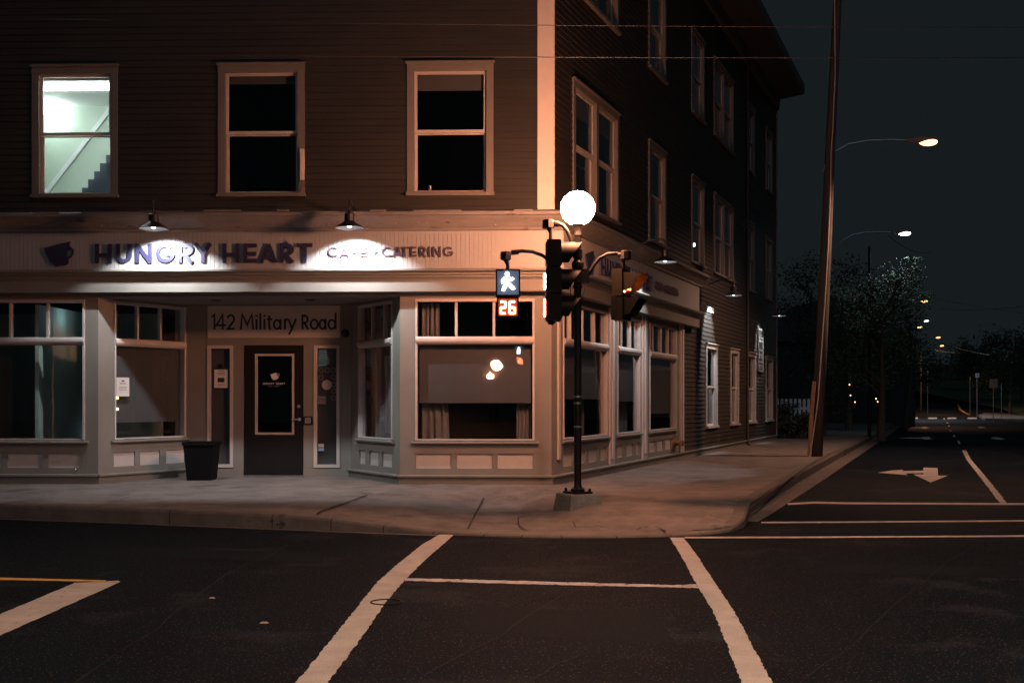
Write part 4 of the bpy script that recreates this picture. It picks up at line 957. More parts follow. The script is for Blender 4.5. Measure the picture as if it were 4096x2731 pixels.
# downpipe
u = sx(2987)-.12; e = empty('downpipe', SD.P(u, .06, .3), 'thin dark downpipe on the side wall between the small windows', 'downpipe')
m = MB(); m.tube([SD.P(u, .05, ZTOP-.1), SD.P(u, .05, .25), SD.P(u, .11, .18)], .035, 12); m.build('pipe', 'siding', e, smooth='auto')
m = MB()
for zz in (1, 2.6, 4.4, 6.2, 8, 9.8): m.box(SD, u-.05, u+.05, .0, .09, zz, zz+.02)
m.build('bracket', 'siding', e)
# small lit sign under the fourth lamp
e = empty('wall_sign', SD.P(sx(2834), .03, 3.4), 'small white sign lit by a gooseneck lamp on the dark clapboards', 'sign')
a, b = sx(2820.5), sx(2848.7); z0, z1 = SD.px(2834, 1250)[1], SD.px(2834, 1228)[1]
m = MB(); m.box(SD, a, b, .022, .045, z0, z1); m.build('board', 'shadein', e)
m = MB()
for k in range(3): m.box(SD, a+.06+.02*k, a+.09+(b-a-.2)*(.35*(k+1)-.08), .046, .049, z1-.03-.04*k-.012, z1-.03-.04*k)
m.build('print', 'signgrey', e)
# vertical sign
e = empty('vertical_sign', SD.P(sx(3036), .03, 2.1), 'tall narrow sign of stacked dark panels in a white frame on the side wall', 'sign')
a, b = sx(3027), sx(3046); ys_ = [1319, 1352, 1400, 1448, 1483]; zz = [SD.px(3036, y)[1] for y in ys_]; t = .05
m = MB(); m.box(SD, a, a+t, .022, .06, zz[-1], zz[0]); m.box(SD, b-t, b, .022, .06, zz[-1], zz[0])
for q in zz: m.box(SD, a+t, b-t, .022, .06, q-.025, q+.025)
m.build('sign_frame', 'casing', e)
for k in range(4):
    m = MB(); m.box(SD, a+t, b-t, .022, .04, zz[k+1]+.025, zz[k]-.025); m.build('panel', 'black', e)
    m = MB(); zc_ = (zz[k]+zz[k+1])/2
    if k == 0: m.ribbon(SD, arc((a+b)/2, zc_, .06, .05, 0, 360, 14), .02, .0405, .044)
    elif k == 1: m.box(SD, a+t+.1, b-t-.1, .0405, .044, zc_+.06, zc_+.12)
    else: m.box(SD, a+t+.06, b-t-.06, .0405, .044, zc_+.02, zc_+.05); m.box(SD, a+t+.1, b-t-.12, .0405, .044, zc_-.05, zc_-.025)
    m.build('emblem', 'signgrey', e)
# neon sign hung inside the corner window
u, z = FR.px(2037, 1560, out=-.2); M['neonblue'] = emit('faint_blue_neon', (.35, .6, .8), .22)
m = MB()
for k in range(7):
    a = -60+k*20
    m.ribbon(FR, [(u, z-.10), (u+.05*math.sin(R(a)), z-.02), (u+.14*math.sin(R(a)), z+.11*math.cos(R(a*.6)))], .006, -.2+.001*k, -.196+.001*k)
tag(m.build('neon_plant', 'neonblue'), 'faint blue glowing leaf shape inside the corner shop window', 'neon sign')

# ------------------------------------------------------------------ lamp post with the globe, signals on it
PD = 14.25
lp = AT(2311, 1598, PD); zb_ = pave_z(lp.x, lp.y)
LP = empty('globe_lamp_post', (lp.x, lp.y, zb_), 'black steel post on a concrete footing topped by a glowing round globe', 'lamp post')
def zat(y): return H+(PY0-y)*PD/F
m = MB(); a_ = .9
def fr4(s, z): return [(lp.x+s*math.cos(R(k*90+25+45)), lp.y+s*math.sin(R(k*90+25+45)), z) for k in range(4)]
v = fr4(.335, zb_-.16)+fr4(.285, zb_+.10)+fr4(.27, zb_+.115)
m.add(v, [(0, 3, 2, 1)]+[(i, (i+1) % 4, 4+(i+1) % 4, 4+i) for i in range(4)]+[(4+i, 4+(i+1) % 4, 8+(i+1) % 4, 8+i) for i in range(4)]+[(8, 9, 10, 11)])
m.build('footing', 'block', LP)
m = MB(); m.wbox((lp.x, lp.y, zb_+.128), (.27, .27, .024), R(25))
for k in range(4):
    q = Vector((lp.x+.155*math.cos(R(k*90+70)), lp.y+.155*math.sin(R(k*90+70)), zb_+.13)); m.tube([q, q+Vector((0, 0, .05))], .018, 6)
m.lathe((lp.x, lp.y, zb_+.14), [(.085, 0), (.085, .03), (.055, .05), (.047, .08)], 20); m.build('base_plate', 'polemetal', LP)
m = MB(); m.lathe((lp.x, lp.y, 0), [(.046, zb_+.15), (.046, zat(965)), (.043, zat(940))], 24); m.build('pole', 'polemetal', LP, smooth='auto')
m = MB()
for y in (1586, 1612, 1706): m.lathe((lp.x, lp.y, zat(y)), [(.047, -.012), (.052, -.010), (.052, .010), (.047, .012)], 20)
m.build('strap', 'steel', LP, smooth='auto')
m = MB(); m.lathe((lp.x, lp.y, 0), [(.043, zat(946)), (.05, zat(944)), (.05, zat(938)), (.041, zat(934)), (.042, zat(912)), (.055, zat(905)), (.085, zat(893)), (.10, zat(888)), (.10, zat(885)), (.001, zat(884))], 28); m.build('globe_holder', 'polemetal', LP, smooth='auto')
m = MB(); gc = AT(2311, 833, PD); m.sphere((lp.x, lp.y, gc.z), .2135, 40, 24); m.build('globe', 'globe', LP, smooth=True)

def bracket(mb, pts, r=.026): mb.tube(pts, r, 12)
def A(x, y, dd=0): return AT(x, y, PD+dd)
# pedestrian signal facing the camera
PS = empty('pedestrian_signal', A(2032, 1270, -.1), 'pedestrian signal facing the street, white walking figure over orange 26', 'pedestrian signal', 'pedestrian signals on the lamp post')
YF = PD-.10                                               # face depth
def zy(y): return H+(PY0-y)*YF/F
def xx(x): return (x-PX0)/F*YF
VF = Frame((0, YF), (1, 0), (0, -1))                        # faces the camera, u = world x
def secbox(x0, x1, y0, y1, nm):
    m = MB(); a, b, z0, z1 = xx(x0), xx(x1), zy(y1), zy(y0); t = .016
    m.box(VF, a, b, -.2, -.03, z0, z1)
    m.box(VF, a, a+t, -.03, .012, z0, z1); m.box(VF, b-t, b, -.03, .012, z0, z1); m.box(VF, a+t, b-t, -.03, .012, z0, z0+t); m.box(VF, a+t, b-t, -.03, .012, z1-t, z1)
    return m.build(nm, 'signalbody', PS)
secbox(1983, 2081, 1077, 1184, 'walk_housing'); secbox(1988, 2075, 1189, 1268, 'countdown_housing')
def pz(x, y): return xx(1950+x/2.7514), zy(750+y/2.7514)
m = MB()                                                   # walking figure
def blob(cx, cy, r, k): m.prism(VF, [(pz(cx, cy)[0]+r*math.cos(R(t)), pz(cx, cy)[1]+r*math.sin(R(t))) for t in range(0, 360, 30)], -.028+.0004*k, -.022+.0004*k)
blob(216, 948, .021, 0)
for k, (pts, w) in enumerate((([(214, 975), (216, 1045)], .040), ([(210, 1040), (195, 1085), (170, 1130)], .030), ([(222, 1040), (250, 1075), (290, 1115)], .030), ([(222, 985), (255, 1010), (285, 1000)], .022), ([(205, 985), (170, 1015), (165, 1050)], .022))):
    m.ribbon(VF, [pz(*p) for p in pts], w, -.028+.0004*(k+1), -.022+.0004*(k+1))
m.build('walking_figure', 'walk', PS)
m = MB(); m.box(VF, xx(1989), xx(2075), -.031, -.029, zy(1178), zy(1083)); m.build('walk_lens', 'walkface', PS)
m = MB(); m.box(VF, xx(1994), xx(2069), -.031, -.029, zy(1262), zy(1195)); m.build('countdown_lens', 'countface', PS)
def digit(mb, segs, x0, x1, y0, y1, w=.020):
    ym = (y0+y1)/2; P = {'a': ((x0, y0), (x1, y0)), 'b': ((x1, y0), (x1, ym)), 'c': ((x1, ym), (x1, y1)), 'd': ((x0, y1), (x1, y1)), 'e': ((x0, ym), (x0, y1)), 'f': ((x0, y0), (x0, ym)), 'g': ((x0, ym), (x1, ym))}
    for k, s in enumerate(segs): mb.ribbon(VF, [pz(*P[s][0]), pz(*P[s][1])], w, -.028+.0004*k, -.022+.0004*k)
m = MB(); digit(m, 'abged', 145, 198, 1255, 1382); m.build('countdown_digit', 'count', PS)
m = MB(); digit(m, 'afgedc', 243, 300, 1255, 1382); m.build('countdown_digit', 'count', PS)
m = MB(); m.lathe(A(2023, 1022, -.02), [(.001, -.06), (.05, -.06), (.066, -.05), (.07, 0), (.066, .045), (.04, .05), (.001, .055)], 8); 
m.tube([A(2023, 1035, -.02), A(2031, 1058, -.02), A(2031, 1080, -.02)], [.04, .022, .022], 12)
m.tube([A(2045, 1010, -.02), A(2075, 1008, -.02)], .032, 12)
m.tube([A(2046, 1011, -.02), A(2085, 1004, -.02), A(2130, 1007, -.02), A(2170, 1022, -.01), A(2210, 1052, 0), A(2260, 1095), A(2300, 1110)], .023, 12); m.build('bracket_arm', 'polemetal', PS, smooth='auto')

# vehicle signal seen from its side, visors to the right
VSG = empty('traffic_signal', A(2212, 1290), 'three section traffic signal seen from the side with three hooded visors', 'traffic signal')
def secs(root, x0, x1, y0, n, hh, depth, mt):
    m = MB()
    for k in range(n):
        c0 = A((x0+x1)/2, y0+hh*(k+.5)); w = (x1-x0)*PD/F; h_ = hh*PD/F
        m.wbox(c0, (w, depth, h_-.012)); m.wbox(c0+Vector((w/2+.004, 0, 0)), (.016, depth-.03, h_-.03)); m.wbox((c0.x-w/2-.004, c0.y, c0.z), (.012, depth-.06, h_-.06))
        if k: m.wbox(c0+Vector((0, 0, h_/2)), (w*.8, depth*.8, .03))
    return m.build('housing', mt, root)
secs(VSG, 2186, 2240, 962, 3, 108, .34, 'signalbody')
def visor(root, cx, cy, r=.15, L=.27, mt='signalbody', dirx=1):
    """tunnel visor, open at the bottom and cut back: top long, sides shorter"""
    c = A(cx, cy); m = MB(); n = 20; vs = []
    for i in range(n+1):
        t = R(-38+256*i/n); cy_, cz = r*math.cos(t), r*math.sin(t); l = L*(.40+.60*max(0, (math.sin(t)+.55)/1.55))
        for rr in (1, .965): vs += [(c.x, c.y+cy_*rr, c.z+cz*rr), (c.x+dirx*l, c.y+cy_*rr, c.z+cz*rr)]
    f = []
    for i in range(n):
        a = 4*i; b = 4*(i+1); f += [(a, a+1, b+1, b), (a+2, b+2, b+3, a+3), (a+1, a+3, b+3, b+1)]
    m.add(vs, f); return m.build('visor', mt, root, smooth='auto')
for k, lens in enumerate(('redlens', 'amberlens', 'greenlens')):
    visor(VSG, 2243, 1016+108*k); c = A(2243, 1016+108*k); m = MB(); m.lathe(c, [(.14, 0), (.12, .02), (.07, .035), (.001, .04)], 24, Matrix.Rotation(R(90), 3, 'Y')); m.build('lens', lens, VSG, smooth=True)
m = MB(); m.lathe(A(2193, 897), [(.001, -.055), (.065, -.055), (.075, -.045), (.075, .045), (.065, .055), (.03, .06), (.001, .065)], 8); m.tube([A(2200, 912), A(2203, 935), A(2203, 962)], [.045, .022, .026], 12)
m.tube([A(2215, 893), A(2235, 896)], .036, 12); m.tube([A(2235, 895), A(2252, 903), A(2268, 922), A(2280, 950), A(2290, 985), A(2305, 1000)], .024, 12); m.build('bracket_arm', 'polemetal', VSG, smooth='auto')
m = MB(); c = A(2205, 1292); m.lathe(c, [(.03, -.02), (.05, 0), (.05, .02)], 12)
m.tube([A(2270, 1190), A(2300, 1190)], .022, 10)
m.build('lower_bracket', 'polemetal', VSG)
# second pedestrian signal, seen edge on, facing left
P2 = empty('pedestrian_signal', A(2180, 1290, .2), 'pedestrian signal seen edge on, its white and orange faces turned left', 'pedestrian signal', 'pedestrian signals on the lamp post')
m = MB()
for y0, y1 in ((1085, 1180), (1186, 1282)):
    c0 = A(2190, (y0+y1)/2, .03); m.wbox(c0, (.05, .30, (y1-y0)*PD/F)); 
m.build('housing', 'signalbody', P2)
for y0, y1, mt, nm in ((1096, 1156, 'walk', 'walk_face'), (1198, 1266, 'count', 'countdown_face')):
    c0 = A(2178.5, (y0+y1)/2, .03); m = MB(); m.wbox(c0, (.018, .12, (y1-y0)*PD/F)); m.build(nm, mt, P2)
# third pedestrian signal on the right, facing along the side road, hooded
P3 = empty('pedestrian_signal', A(2490, 1280, .05), 'ochre hooded two section pedestrian signal right of the post, red glow under its top hood', 'pedestrian signal', 'pedestrian signals on the lamp post')
m = MB()
for y0, y1 in ((1078, 1186),): c0 = A(2485, (y0+y1)/2, .05); m.wbox(c0, (.13, .34, (y1-y0)*PD/F)); m.wbox(c0+Vector((.07, 0, 0)), (.02, .30, (y1-y0)*PD/F-.03))
m.build('upper_housing', 'ochre', P3)
m = MB(); c0 = A(2484, 1236, .05); m.wbox(c0, (.15, .34, 90*PD/F)); m.build('lower_housing', 'signalbody', P3)
def hood(y0, y1, x0, x1, mt, nm):
    """square hood: long roof, side cheeks cut back towards the bottom"""
    m = MB(); yn, yf = PD+.05-.16, PD+.05+.16
    p = lambda x, y, Y: Vector(((x-PX0)/F*PD, Y, H+(PY0-y)*PD/F))
    for Y in (yn, yf): 
        a = [p(x0, y0, Y), p(x1, y0+5, Y), p(x1-40, y1-8, Y), p(x0, y1, Y)]; m.add(a+[q+Vector((0, .006, 0)) for q in a], [(0, 1, 2, 3), (7, 6, 5, 4), (0, 4, 5, 1), (1, 5, 6, 2), (2, 6, 7, 3)])
    a = [p(x0, y0, yn), p(x1, y0+5, yn), p(x1, y0+5, yf), p(x0, y0, yf)]; m.add(a+[q+Vector((0, 0, .006)) for q in a], [(0, 1, 2, 3), (7, 6, 5, 4), (0, 4, 5, 1), (1, 5, 6, 2)])
    return m.build(nm, mt, P3)
hood(1095, 1166, 2510, 2585, 'ochre', 'hood'); hood(1192, 1266, 2508, 2577, 'signalbody', 'hood')
c0 = A(2515, 1132, .05); m = MB(); m.wbox(c0, (.01, .16, .18)); m.build('hand_symbol', 'hand', P3)
m = MB(); c0 = A(2515, 1166, -.08); m.sphere(c0, .022, 12, 8, (1, 1, .6)); m.build('glowing_corner', 'neon', P3)
m = MB(); m.lathe(A(2507, 1022, .02), [(.001, -.06), (.055, -.06), (.07, -.045), (.07, .045), (.055, .06), (.001, .065)], 8); m.tube([A(2494, 1040, .04), A(2494, 1080, .05)], .024, 12); m.tube([A(2478, 1018, .02), A(2496, 1018, .02)], .032, 12)
m.tube([A(2322, 1100), A(2350, 1094), A(2375, 1055), A(2400, 1028), A(2435, 1012), A(2478, 1012, .02)], .023, 12); m.build('bracket_arm', 'polemetal', P3, smooth='auto')
P3.rotation_euler = (0, 0, R(-24))
# clamp and dangling leads on the post
e = empty('pole_clamp', A(2311, 1150), 'dark mounting clamp with dangling leads halfway up the globe lamp post', 'clamp')
m = MB(); m.wbox(A(2330, 1105), (.16, .16, .17)); m.lathe((lp.x, lp.y, zat(1060)), [(.06, -.05), (.075, -.03), (.075, .03), (.06, .05)], 16); m.lathe((lp.x, lp.y, zat(1015)), [(.05, -.06), (.06, -.05), (.06, .05), (.05, .06)], 16); m.lathe((lp.x, lp.y, zat(1147)), [(.05, -.02), (.06, -.015), (.06, .015), (.05, .02)], 16); m.build('clamp_body', 'polemetal', e)
m = MB(); m.tube([A(2283, 1140, -.05), A(2281, 1160, -.06), A(2284, 1190, -.05)], .006, 6); m.build('cable', 'wire', e); m = MB(); m.tube([A(2337, 1150, -.05), A(2336, 1170, -.06), A(2326, 1190, -.05)], .004, 6); m.build('cable', 'wire', e)

# ------------------------------------------------------------------ overhead wires
def wire(p, q, sag, r, lab, n=24):
    p, q = Vector(p), Vector(q); P = [p.lerp(q, i/n)-Vector((0, 0, sag*4*(i/n)*(1-i/n))) for i in range(n+1)]
    m = MB(); m.tube(P, r, 6); return tag(m.build('overhead_wire', 'wire'), lab, 'wire', 'overhead wires')
wire(AT(-900, 55, 15.2), AT(4300, 110, 15.2), .05, .0045, 'upper overhead wire crossing in front of the corner building')
wire(AT(-900, 205, 15.2), AT(4300, 232, 15.2), .03, .006, 'lower overhead wire catching the lamp glow near the corner board')

# ------------------------------------------------------------------ utility pole and near street lamp
UP = empty('utility_pole', AT(3265, 1826, 26), 'tall leaning wooden utility pole on the pavement of the side road', 'utility pole')
m = MB(); pts = [AT(3265, 1835, 26), AT(3290, 1300, 26), AT(3310, 850, 26), AT(3325, 500, 26), AT(3350, 0, 26), AT(3362, -500, 26)]
m.tube(pts, [.138, .128, .118, .108, .097, .088], 20); m.build('pole', 'wood', UP, smooth=True)
m = MB(); pts = [AT(3238, 1822, 25.9), AT(3247, 1650, 25.9), AT(3257, 1525, 25.9)]; m.tube(pts, .05, 12); m.build('cable_guard', 'guard', UP, smooth='auto')
m = MB(); m.tube([AT(3338, 0, 25.85), AT(3341, 300, 25.85), AT(3336, 400, 25.85), AT(3331, 520, 25.86), AT(3325, 600, 25.85), AT(3322, 760, 25.85), AT(3312, 1000, 25.84), AT(3300, 1200, 25.84), AT(3272, 1600, 25.84), AT(3240, 1830, 25.85)], .012, 6); m.build('riser_cable', 'corner', UP)
# street lamps: one built, the rest copied
def make_street_lamp(mt):
    r = empty('street_lamp', (0, 0, 0), 'x', 'street lamp', 'street lamps down the side road')
    m = MB(); m.tube([(0, 0, -.75), (.10, 0, -.5), (.28, 0, -.28), (.6, 0, -.10), (1.05, 0, -.02), (1.6, 0, .0), (2.1, 0, -.03)], .028, 10); m.build('arm', 'steel', r, smooth='auto')
    m = MB(); m.sphere((2.35, 0, .0), .3, 20, 10, (1, .45, .26)); m.tube([(1.95, 0, -.02), (2.15, 0, -.01)], .045, 10); m.build('luminaire', 'signgrey', r, smooth=True)
    m = MB(); m.sphere((2.42, 0, -.045), .21, 20, 10, (1, .62, .42)); m.build('lamp_glass', mt, r, smooth=True)
    return r
SL_H = make_street_lamp('hps'); SL_L = make_street_lamp('led')
def put_lamp(proto, x, y, Y, lab, rz=-12, first=False, scale=1):
    r = proto if first else copy_tree(proto); p = AT(x, y, Y); c, s = math.cos(R(rz)), math.sin(R(rz))
    r.location = p-Vector((2.42*c, 2.42*s, -.045))*scale; r.rotation_euler = (0, 0, R(rz)); r.scale = (scale,)*3; r['label'] = lab; return r
put_lamp(SL_H, 3713, 568, 26, 'nearest street lamp, glowing orange on an arm from the leaning pole', 0, True)
put_lamp(SL_L, 3618, 933, 40, 'white street lamp above the tree, second nearest', 0, True)
put_lamp(SL_H, 3695, 1204, 67.6, 'highest orange street lamp beyond the tree')
put_lamp(SL_L, 3701, 1283, 84.8, 'small white street lamp far down the side road')
put_lamp(SL_H, 3678, 1308, 92, 'orange street lamp on the far pole with the curved arm', -4)
put_lamp(SL_H, 3752, 1349, 107, 'far orange street lamp, upper of the two furthest')
put_lamp(SL_H, 3767, 1382, 124, 'lowest and furthest orange street lamp')
def lamp_light(x, y, Y, E, col, size=150):
    L = bpy.data.lights.new('street_lamp_light', 'SPOT'); L.energy = E; L.color = col; L.spot_size = R(size); L.spot_blend = .6; L.shadow_soft_size = .12
    o = bpy.data.objects.new('street_lamp_light', L); COL.objects.link(o); o.location = AT(x, y, Y)-Vector((0, 0, .16))
HC = (1, .52, .33); LC = (.72, .88, 1)
lamp_light(3713, 568, 26, 1750, HC, 146); lamp_light(3618, 933, 40, 130, LC, 150); lamp_light(3695, 1204, 67.6, 1500, HC); lamp_light(3701, 1283, 84.8, 1800, LC); lamp_light(3678, 1308, 92, 1500, HC); lamp_light(3752, 1349, 107, 1000, HC)
# the matching lamp on the camera's side of the crossing: it hangs over the crosswalk just outside the picture
LB = Vector((2.4, 3.4, 8.0)); PB = Vector((4.3, -.2, 0)); dv = (LB-PB).to_2d()
L = bpy.data.lights.new('crossing_lamp_light', 'SPOT'); L.energy = 3300; L.color = (1, .67, .48); L.spot_size = R(142); L.spot_blend = .5; L.shadow_soft_size = .15
o = bpy.data.objects.new('crossing_lamp_light', L); COL.objects.link(o); o.location = LB-Vector((0, 0, .16)); o.rotation_euler = (0, 0, 0)
rl = copy_tree(SL_H); sc_ = dv.length/2.42; rl.location = (PB.x, PB.y, 8.05); rl.rotation_euler = (0, 0, math.atan2(dv.y, dv.x)); rl.scale = (sc_,)*3; rl['label'] = 'street lamp hanging over the crosswalk, above the picture'
for ch in list(rl.children):
    if ch.name.startswith('lamp_glass'): bpy.data.objects.remove(ch)
m = MB(); m.tube([PB-Vector((0, 0, .1)), PB+Vector((0, 0, 8))], .12, 12); m.build('utility_pole', 'wood'); tag(bpy.data.objects[[k for k in ORG if k.startswith('utility_pole')][-1]], 'wooden pole carrying the crossing lamp, just outside the picture', 'utility pole')

# ------------------------------------------------------------------ far poles, signs, fence, trees, houses
def far_pole(x, ybase, ytop, Y, lab, r=.13, nm='far_utility_pole'):
    b = AT(x, ybase, Y); b.z = pave_z(b.x, b.y) if Y < 90 else gz(b.x, b.y); tp = AT(x, ytop, Y)
    e = empty(nm, b, lab, 'utility pole', 'poles down the side road'); m = MB(); m.tube([b, b.lerp(tp, .5), tp], [r, r*.9, r*.75], 10); m.build('pole', 'bark' if Y > 60 else 'polemetal', e, smooth='auto')
    if Y > 60: m = MB(); m.wbox((tp.x, tp.y, tp.z-.5), (1.6, .12, .12)); m.build('crossarm', 'bark', e)
far_pole(3478, 1700, 985, 40, 'pole carrying the white street lamp among the trees', .065); far_pole(3572, 1650, 1190, 66, 'pole left of the orange lamps, lit by them'); far_pole(3631, 1625, 1290, 91, 'pole below the curved lamp arm')
far_pole(3683, 1610, 1350, 110, 'thin far pole between the furthest lamps', .1); far_pole(3605, 1640, 1320, 72, 'grey metal pole among the hanging wires', .07)
wd = [((3550, 940, 41), (3720, 1010, 60)), ((3665, 1178, 68), (4300, 1270, 100)), ((3756, 1235, 70), (4350, 1185, 45)), ((3683, 1335, 110), (3960, 1420, 80)), ((3683, 1385, 110), (3900, 1410, 100)), ((3490, 1310, 60), (3572, 1365, 66)), ((3572, 1365, 66), (3631, 1395, 91))]
for i, (a, b) in enumerate(wd):
    wire(AT(*a), AT(*b), .25, .012+.004*(i > 2), ['wire below the white street lamp', 'wire above the highest orange lamp', 'wire rising to the right beside the highest orange lamp', 'upper wire at the furthest lamps', 'lower wire at the furthest lamps', 'wire hanging through the trees', 'wire joining the two far poles'][i], 12)
# pedestrian crossing signs
def far_sign(x, y, Y, w, h_, lab, mt='signwhite', mark=True, base=None, side=False):
    c = AT(x, y, Y); zb = gz(c.x, c.y) if Y > 60 else .15
    e = empty('road_sign', (c.x, c.y, zb), lab, 'sign', 'signs down the side road'); s = Frame((c.x, c.y-.03), (1, 0), (0, -1))
    m = MB(); m.tube([(c.x, c.y, zb), (c.x, c.y, c.z+h_/2)], .03, 8); m.build('post', 'steel', e)
    m = MB(); m.box(s, -w/2, w/2, 0, .015, c.z-h_/2, c.z+h_/2); m.build('plate', mt, e)
    if mark:
        m = MB(); m.ribbon(s, [(-w*.12, c.z-h_*.3), (0, c.z), (w*.14, c.z-h_*.32)], w*.1, .016, .02); m.ribbon(s, [(0, c.z-.02), (0, c.z+h_*.16)], w*.16, .0165, .0205); m.prism(s, [(w*.08*math.cos(R(t)), c.z+h_*.28+w*.08*math.sin(R(t))) for t in range(0, 360, 45)], .016, .02); m.build('figure', 'ink', e)
far_sign(3908, 1500.5, 92, .29*1.0, .34, 'white walking figure sign on a post right of the far road'); far_sign(3710.7, 1492, 100, .15, .34, 'narrow white sign seen at an angle on the far left kerb'); far_sign(3633.5, 1502, 91, .17, .17, 'tiny pale sign on the far pole')
far_sign(3973, 1533, 75, .53, .58, 'large blank back of a sign on a stout post at the right', 'signgrey', False); far_sign(4005.6, 1550, 82, .05, .6, 'thin bare sign post on the far right pavement', 'signgrey', False)
far_sign(3880, 1514, 96, .08, .28, 'small orange lit marker on a short post', 'guard', False)
# picket fence beyond the building
FE = empty('picket_fence', AT(3170, 1680, 38.5)-Vector((0, 0, .2)), 'white picket fence with rounded tops beyond the end of the building', 'fence')
ff = Frame(AT(3100, 1598, 38.2).to_2d(), (1, .05), (.05, -1)); zg = .12
for i in range(9):
    u = .08+i*.151; m = MB(); zt = 1.44; w = .046
    m.prism(ff, [(u-w, zg+.06), (u+w, zg+.06), (u+w, zt)]+[(u+w*math.cos(R(t)), zt+w*math.sin(R(t))) for t in (30, 60, 90, 120, 150)]+[(u-w, zt)], 0, .02); m.build('picket', 'fence', FE)
m = MB(); m.box(ff, -.1, 1.4, -.045, -.001, .45, .53); m.box(ff, -.1, 1.4, -.045, -.001, 1.12, 1.2); m.build('rail', 'fence', FE)
# trees and bushes: tapered trunk and limbs, thousands of leaf faces
def tree(x, Y, hgt, cr, n, lab, seed, nm='tree', mt='leaf', trunk=.16, base=.25, grp='trees along the side road', zb=None, leaf=.14, extra=()):
    rs = random.Random(seed); b = AT(x, 1598, Y); b.z = (.12 if Y < 92 else gz(b.x, b.y)+.2) if zb is None else zb
    e = empty(nm, b, lab, nm, grp); m = MB(); tips = []
    top = b+Vector((rs.uniform(-.3, .3), rs.uniform(-.3, .3), hgt*.75))
    m.tube([b-Vector((0, 0, .1)), b.lerp(top, .4)+Vector((.05, 0, 0)), top], [trunk, trunk*.7, trunk*.2], 10)
    for k in range(13):
        t = rs.uniform(.3, .95); s = b.lerp(top, t); a = rs.uniform(0, 6.28); L = cr*rs.uniform(.5, 1.0)*(1.15-t*.5)
        q = s+Vector((math.cos(a)*L, math.sin(a)*L, hgt*rs.uniform(.03, .22))); m.tube([s, s.lerp(q, .5)+Vector((0, 0, .1)), q], [trunk*.35, trunk*.2, trunk*.06], 6); tips += [q, s.lerp(q, .65)]
    tips.append(top+Vector((0, 0, hgt*.12)))
    for (ex, ey, eY, eR, en, es) in extra:
        q = AT(ex, ey, eY); st_ = b.lerp(top, .8); m.tube([st_, st_.lerp(q, .5)+Vector((0, 0, .15)), q], [trunk*.25, trunk*.15, .012], 6)
        tips.append(st_.lerp(q, .72))
    m.build('trunk', 'bark', e, smooth='auto')
    m = MB(); per = n//len(tips)
    for q in tips:
        R0 = cr*rs.uniform(.22, .42)
        for _ in range(per):
            d = Vector((rs.gauss(0, 1), rs.gauss(0, 1), rs.gauss(0, .8))).normalized()*R0*rs.random()**.45
            c = q+d; 
            if c.z < b.z+hgt*base*.6: continue
            s = leaf*rs.uniform(.5, 1.25); a1 = Vector((rs.gauss(0, 1), rs.gauss(0, 1), rs.gauss(0, .6))).normalized(); a2 = a1.orthogonal().normalized(); a2 = (a2+a1.cross(a2)*rs.uniform(-1, 1)).normalized()
            m.add([c-a1*s*.5, c-a1*s*.1+a2*s*.33, c+a1*s*.5, c-a1*s*.1-a2*s*.33], [(0, 1, 2, 3)])
    for (ex, ey, eY, eR, en, es) in extra:                  # a spray hanging out near a lamp
        q = AT(ex, ey, eY)
        for _ in range(en):
            d = Vector((rs.gauss(0, 1)*eR, rs.gauss(0, 1)*eR, rs.gauss(0, .55)*eR)); c = q+d; s = es*rs.uniform(.6, 1.3)
            a1 = Vector((rs.gauss(0, 1), rs.gauss(0, 1), rs.gauss(0, .5))).normalized(); a2 = a1.orthogonal().normalized(); a2 = (a2+a1.cross(a2)*rs.uniform(-1, 1)).normalized()
            m.add([c-a1*s*.5, c-a1*s*.1+a2*s*.36, c+a1*s*.5, c-a1*s*.1-a2*s*.36], [(0, 1, 2, 3)])
    m.build('crown', mt, e); return e
tree(3525, 39.6, 6.2, 2.1, 10000, 'leafy tree under the white street lamp', 11, leaf=.085, extra=((3640, 1045, 39.6, .17, 26, .13), (3672, 1040, 39.7, .10, 16, .13), (3662, 1078, 39.6, .13, 22, .13), (3625, 1035, 39.6, .10, 12, .12), (3470, 1095, 39.4, .14, 16, .12), (3600, 1120, 39.6, .10, 8, .12)))
tree(3395, 47, 7.2, 3.0, 6000, 'dark leafy tree behind the leaning pole', 12, mt='leaf2')
tree(3620, 56, 6.0, 2.3, 4000, 'smaller tree beside the hanging wires, down the road', 15, mt='leaf2')
tree(3250, 52, 8.5, 3.2, 5000, 'tall dark tree directly behind the picket fence', 17, mt='leaf2')
tree(4040, 96, 7, 3, 3500, 'dark tree on the far right pavement', 19, mt='leaf2', leaf=.2)
for i, (x, Y, h_, r_) in enumerate(((4090, 120, 8, 4), (3930, 150, 9, 4.5), (3860, 190, 9, 5), (4180, 140, 10, 5), (3600, 150, 9, 4.5))):
    tree(x, Y, h_, r_, 2600, ['dark tree at the right edge of the picture', 'dim far tree behind the walking figure sign', 'furthest dim tree beside the end of the road', 'tall dark tree just outside the right edge', 'dim far tree left of the furthest lamps'][i], 51+i, mt='leaf2', leaf=.34, trunk=.25)
tree(3170, 37.9, 1.3, .55, 1500, 'leafy bush growing in front of the picket fence', 21, nm='bush', trunk=.03, base=0, grp='bushes', mt='leaf2', leaf=.08)
tree(3215, 38.0, .9, .45, 900, 'low bush at the right end of the picket fence', 22, nm='bush', trunk=.03, base=0, grp='bushes', mt='leaf2', leaf=.08)
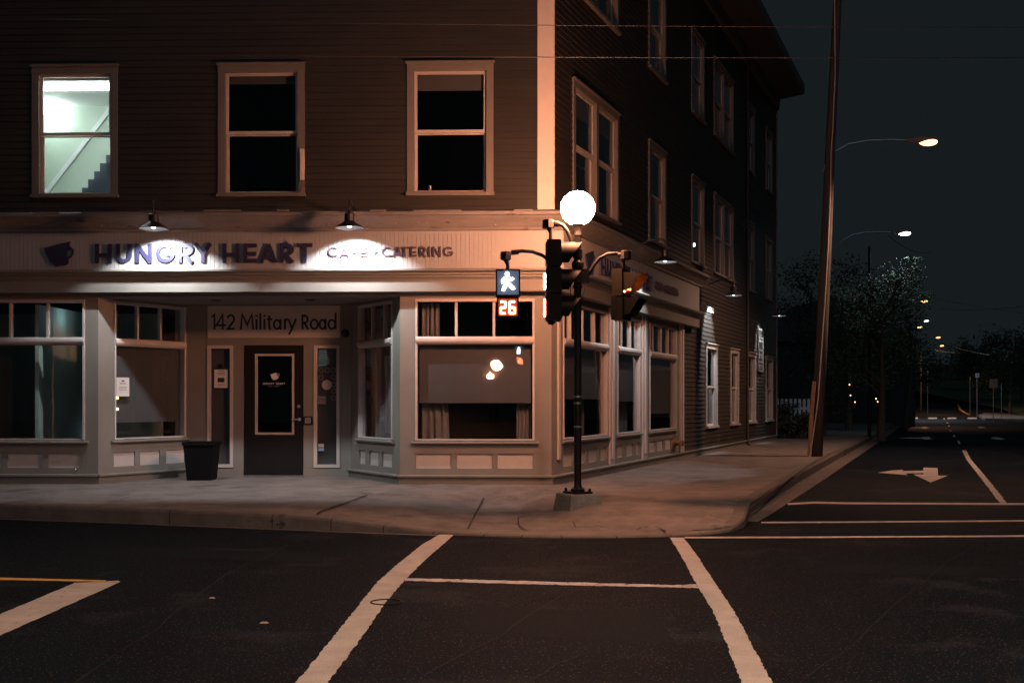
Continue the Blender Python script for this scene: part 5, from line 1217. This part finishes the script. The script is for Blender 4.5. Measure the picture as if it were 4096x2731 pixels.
for i, (x, Y, h_, r_) in enumerate(((3115, 37.6, 1.15, .5), (3150, 37.5, .85, .5), (3200, 37.5, .9, .55), (3243, 37.4, .95, .45), (3300, 40, 2.2, 1.0))):
    tree(x, Y, h_, r_, 1400, ['bush against the building end, left of the picket fence', 'second bush from the building along the picket fence', 'bush before the middle of the picket fence', 'bush beside the leaning pole at the picket fence', 'larger dark shrub right behind the leaning pole'][i], 31+i, nm='bush', trunk=.03, base=0, grp='bushes', mt='leaf2', leaf=.09)
# fairy lights in the garden
for i, (x, y) in enumerate(((780, 75), (788, 158), (824, 211), (989, 132), (988, 184), (1001, 208))):
    m = MB(); m.sphere(AT(*c8(x, y), 44), .022, 10, 6); tag(m.build('garden_light', 'neon'), 'tiny warm garden light, '+['top one of the left string', 'middle one of the left string', 'lowest one of the left string', 'top one beside the far trunk', 'middle one beside the far trunk', 'lowest one beside the far trunk'][i], 'garden light', 'garden lights')
# houses beyond
def house(x, Y, w, d, h_, lab, rz=0, base=None):
    c = AT(x, 1598, Y); zb = gz(c.x, c.y) if base is None else base; e = empty('house', (c.x, c.y, zb), lab, 'house', 'houses down the side road')
    f0 = Frame((c.x-w/2*math.cos(rz), c.y-w/2*math.sin(rz)), (math.cos(rz), math.sin(rz)), (math.sin(rz), -math.cos(rz)))
    m = MB(); m.box(f0, 0, w, -d, 0, zb-.5, zb+h_); m.build('wall', 'house', e)
    m = MB(); m.prism(f0, [(-.3, zb+h_), (w+.3, zb+h_), (w/2, zb+h_+w*.28)], -d-.3, .3); m.build('roof', 'roof', e)
    for fl in range(int(h_//2.7)):
        for k in range(3):
            u = w*(.2+.3*k); z = zb+.9+2.7*fl
            m = MB(); m.box(f0, u-.5, u-.42, .001, .05, z, z+1.4); m.box(f0, u+.42, u+.5, .001, .05, z, z+1.4); m.box(f0, u-.42, u+.42, .001, .05, z+1.32, z+1.4); m.box(f0, u-.42, u+.42, .001, .05, z, z+.08); m.box(f0, u-.42, u+.42, .001, .04, z+.68, z+.74)
            wn = m.build('window', 'house', e); m = MB(); m.box(f0, u-.42, u+.42, .001, .015, z+.08, z+.68); m.box(f0, u-.42, u+.42, .001, .015, z+.74, z+1.32); m.build('pane', 'black', wn)
house(3330, 62, 9, 9, 4.6, 'dark two storey house behind the trees on the left side of the road')

# ------------------------------------------------------------------ lamps and a signal across the street, mirrored in the corner window
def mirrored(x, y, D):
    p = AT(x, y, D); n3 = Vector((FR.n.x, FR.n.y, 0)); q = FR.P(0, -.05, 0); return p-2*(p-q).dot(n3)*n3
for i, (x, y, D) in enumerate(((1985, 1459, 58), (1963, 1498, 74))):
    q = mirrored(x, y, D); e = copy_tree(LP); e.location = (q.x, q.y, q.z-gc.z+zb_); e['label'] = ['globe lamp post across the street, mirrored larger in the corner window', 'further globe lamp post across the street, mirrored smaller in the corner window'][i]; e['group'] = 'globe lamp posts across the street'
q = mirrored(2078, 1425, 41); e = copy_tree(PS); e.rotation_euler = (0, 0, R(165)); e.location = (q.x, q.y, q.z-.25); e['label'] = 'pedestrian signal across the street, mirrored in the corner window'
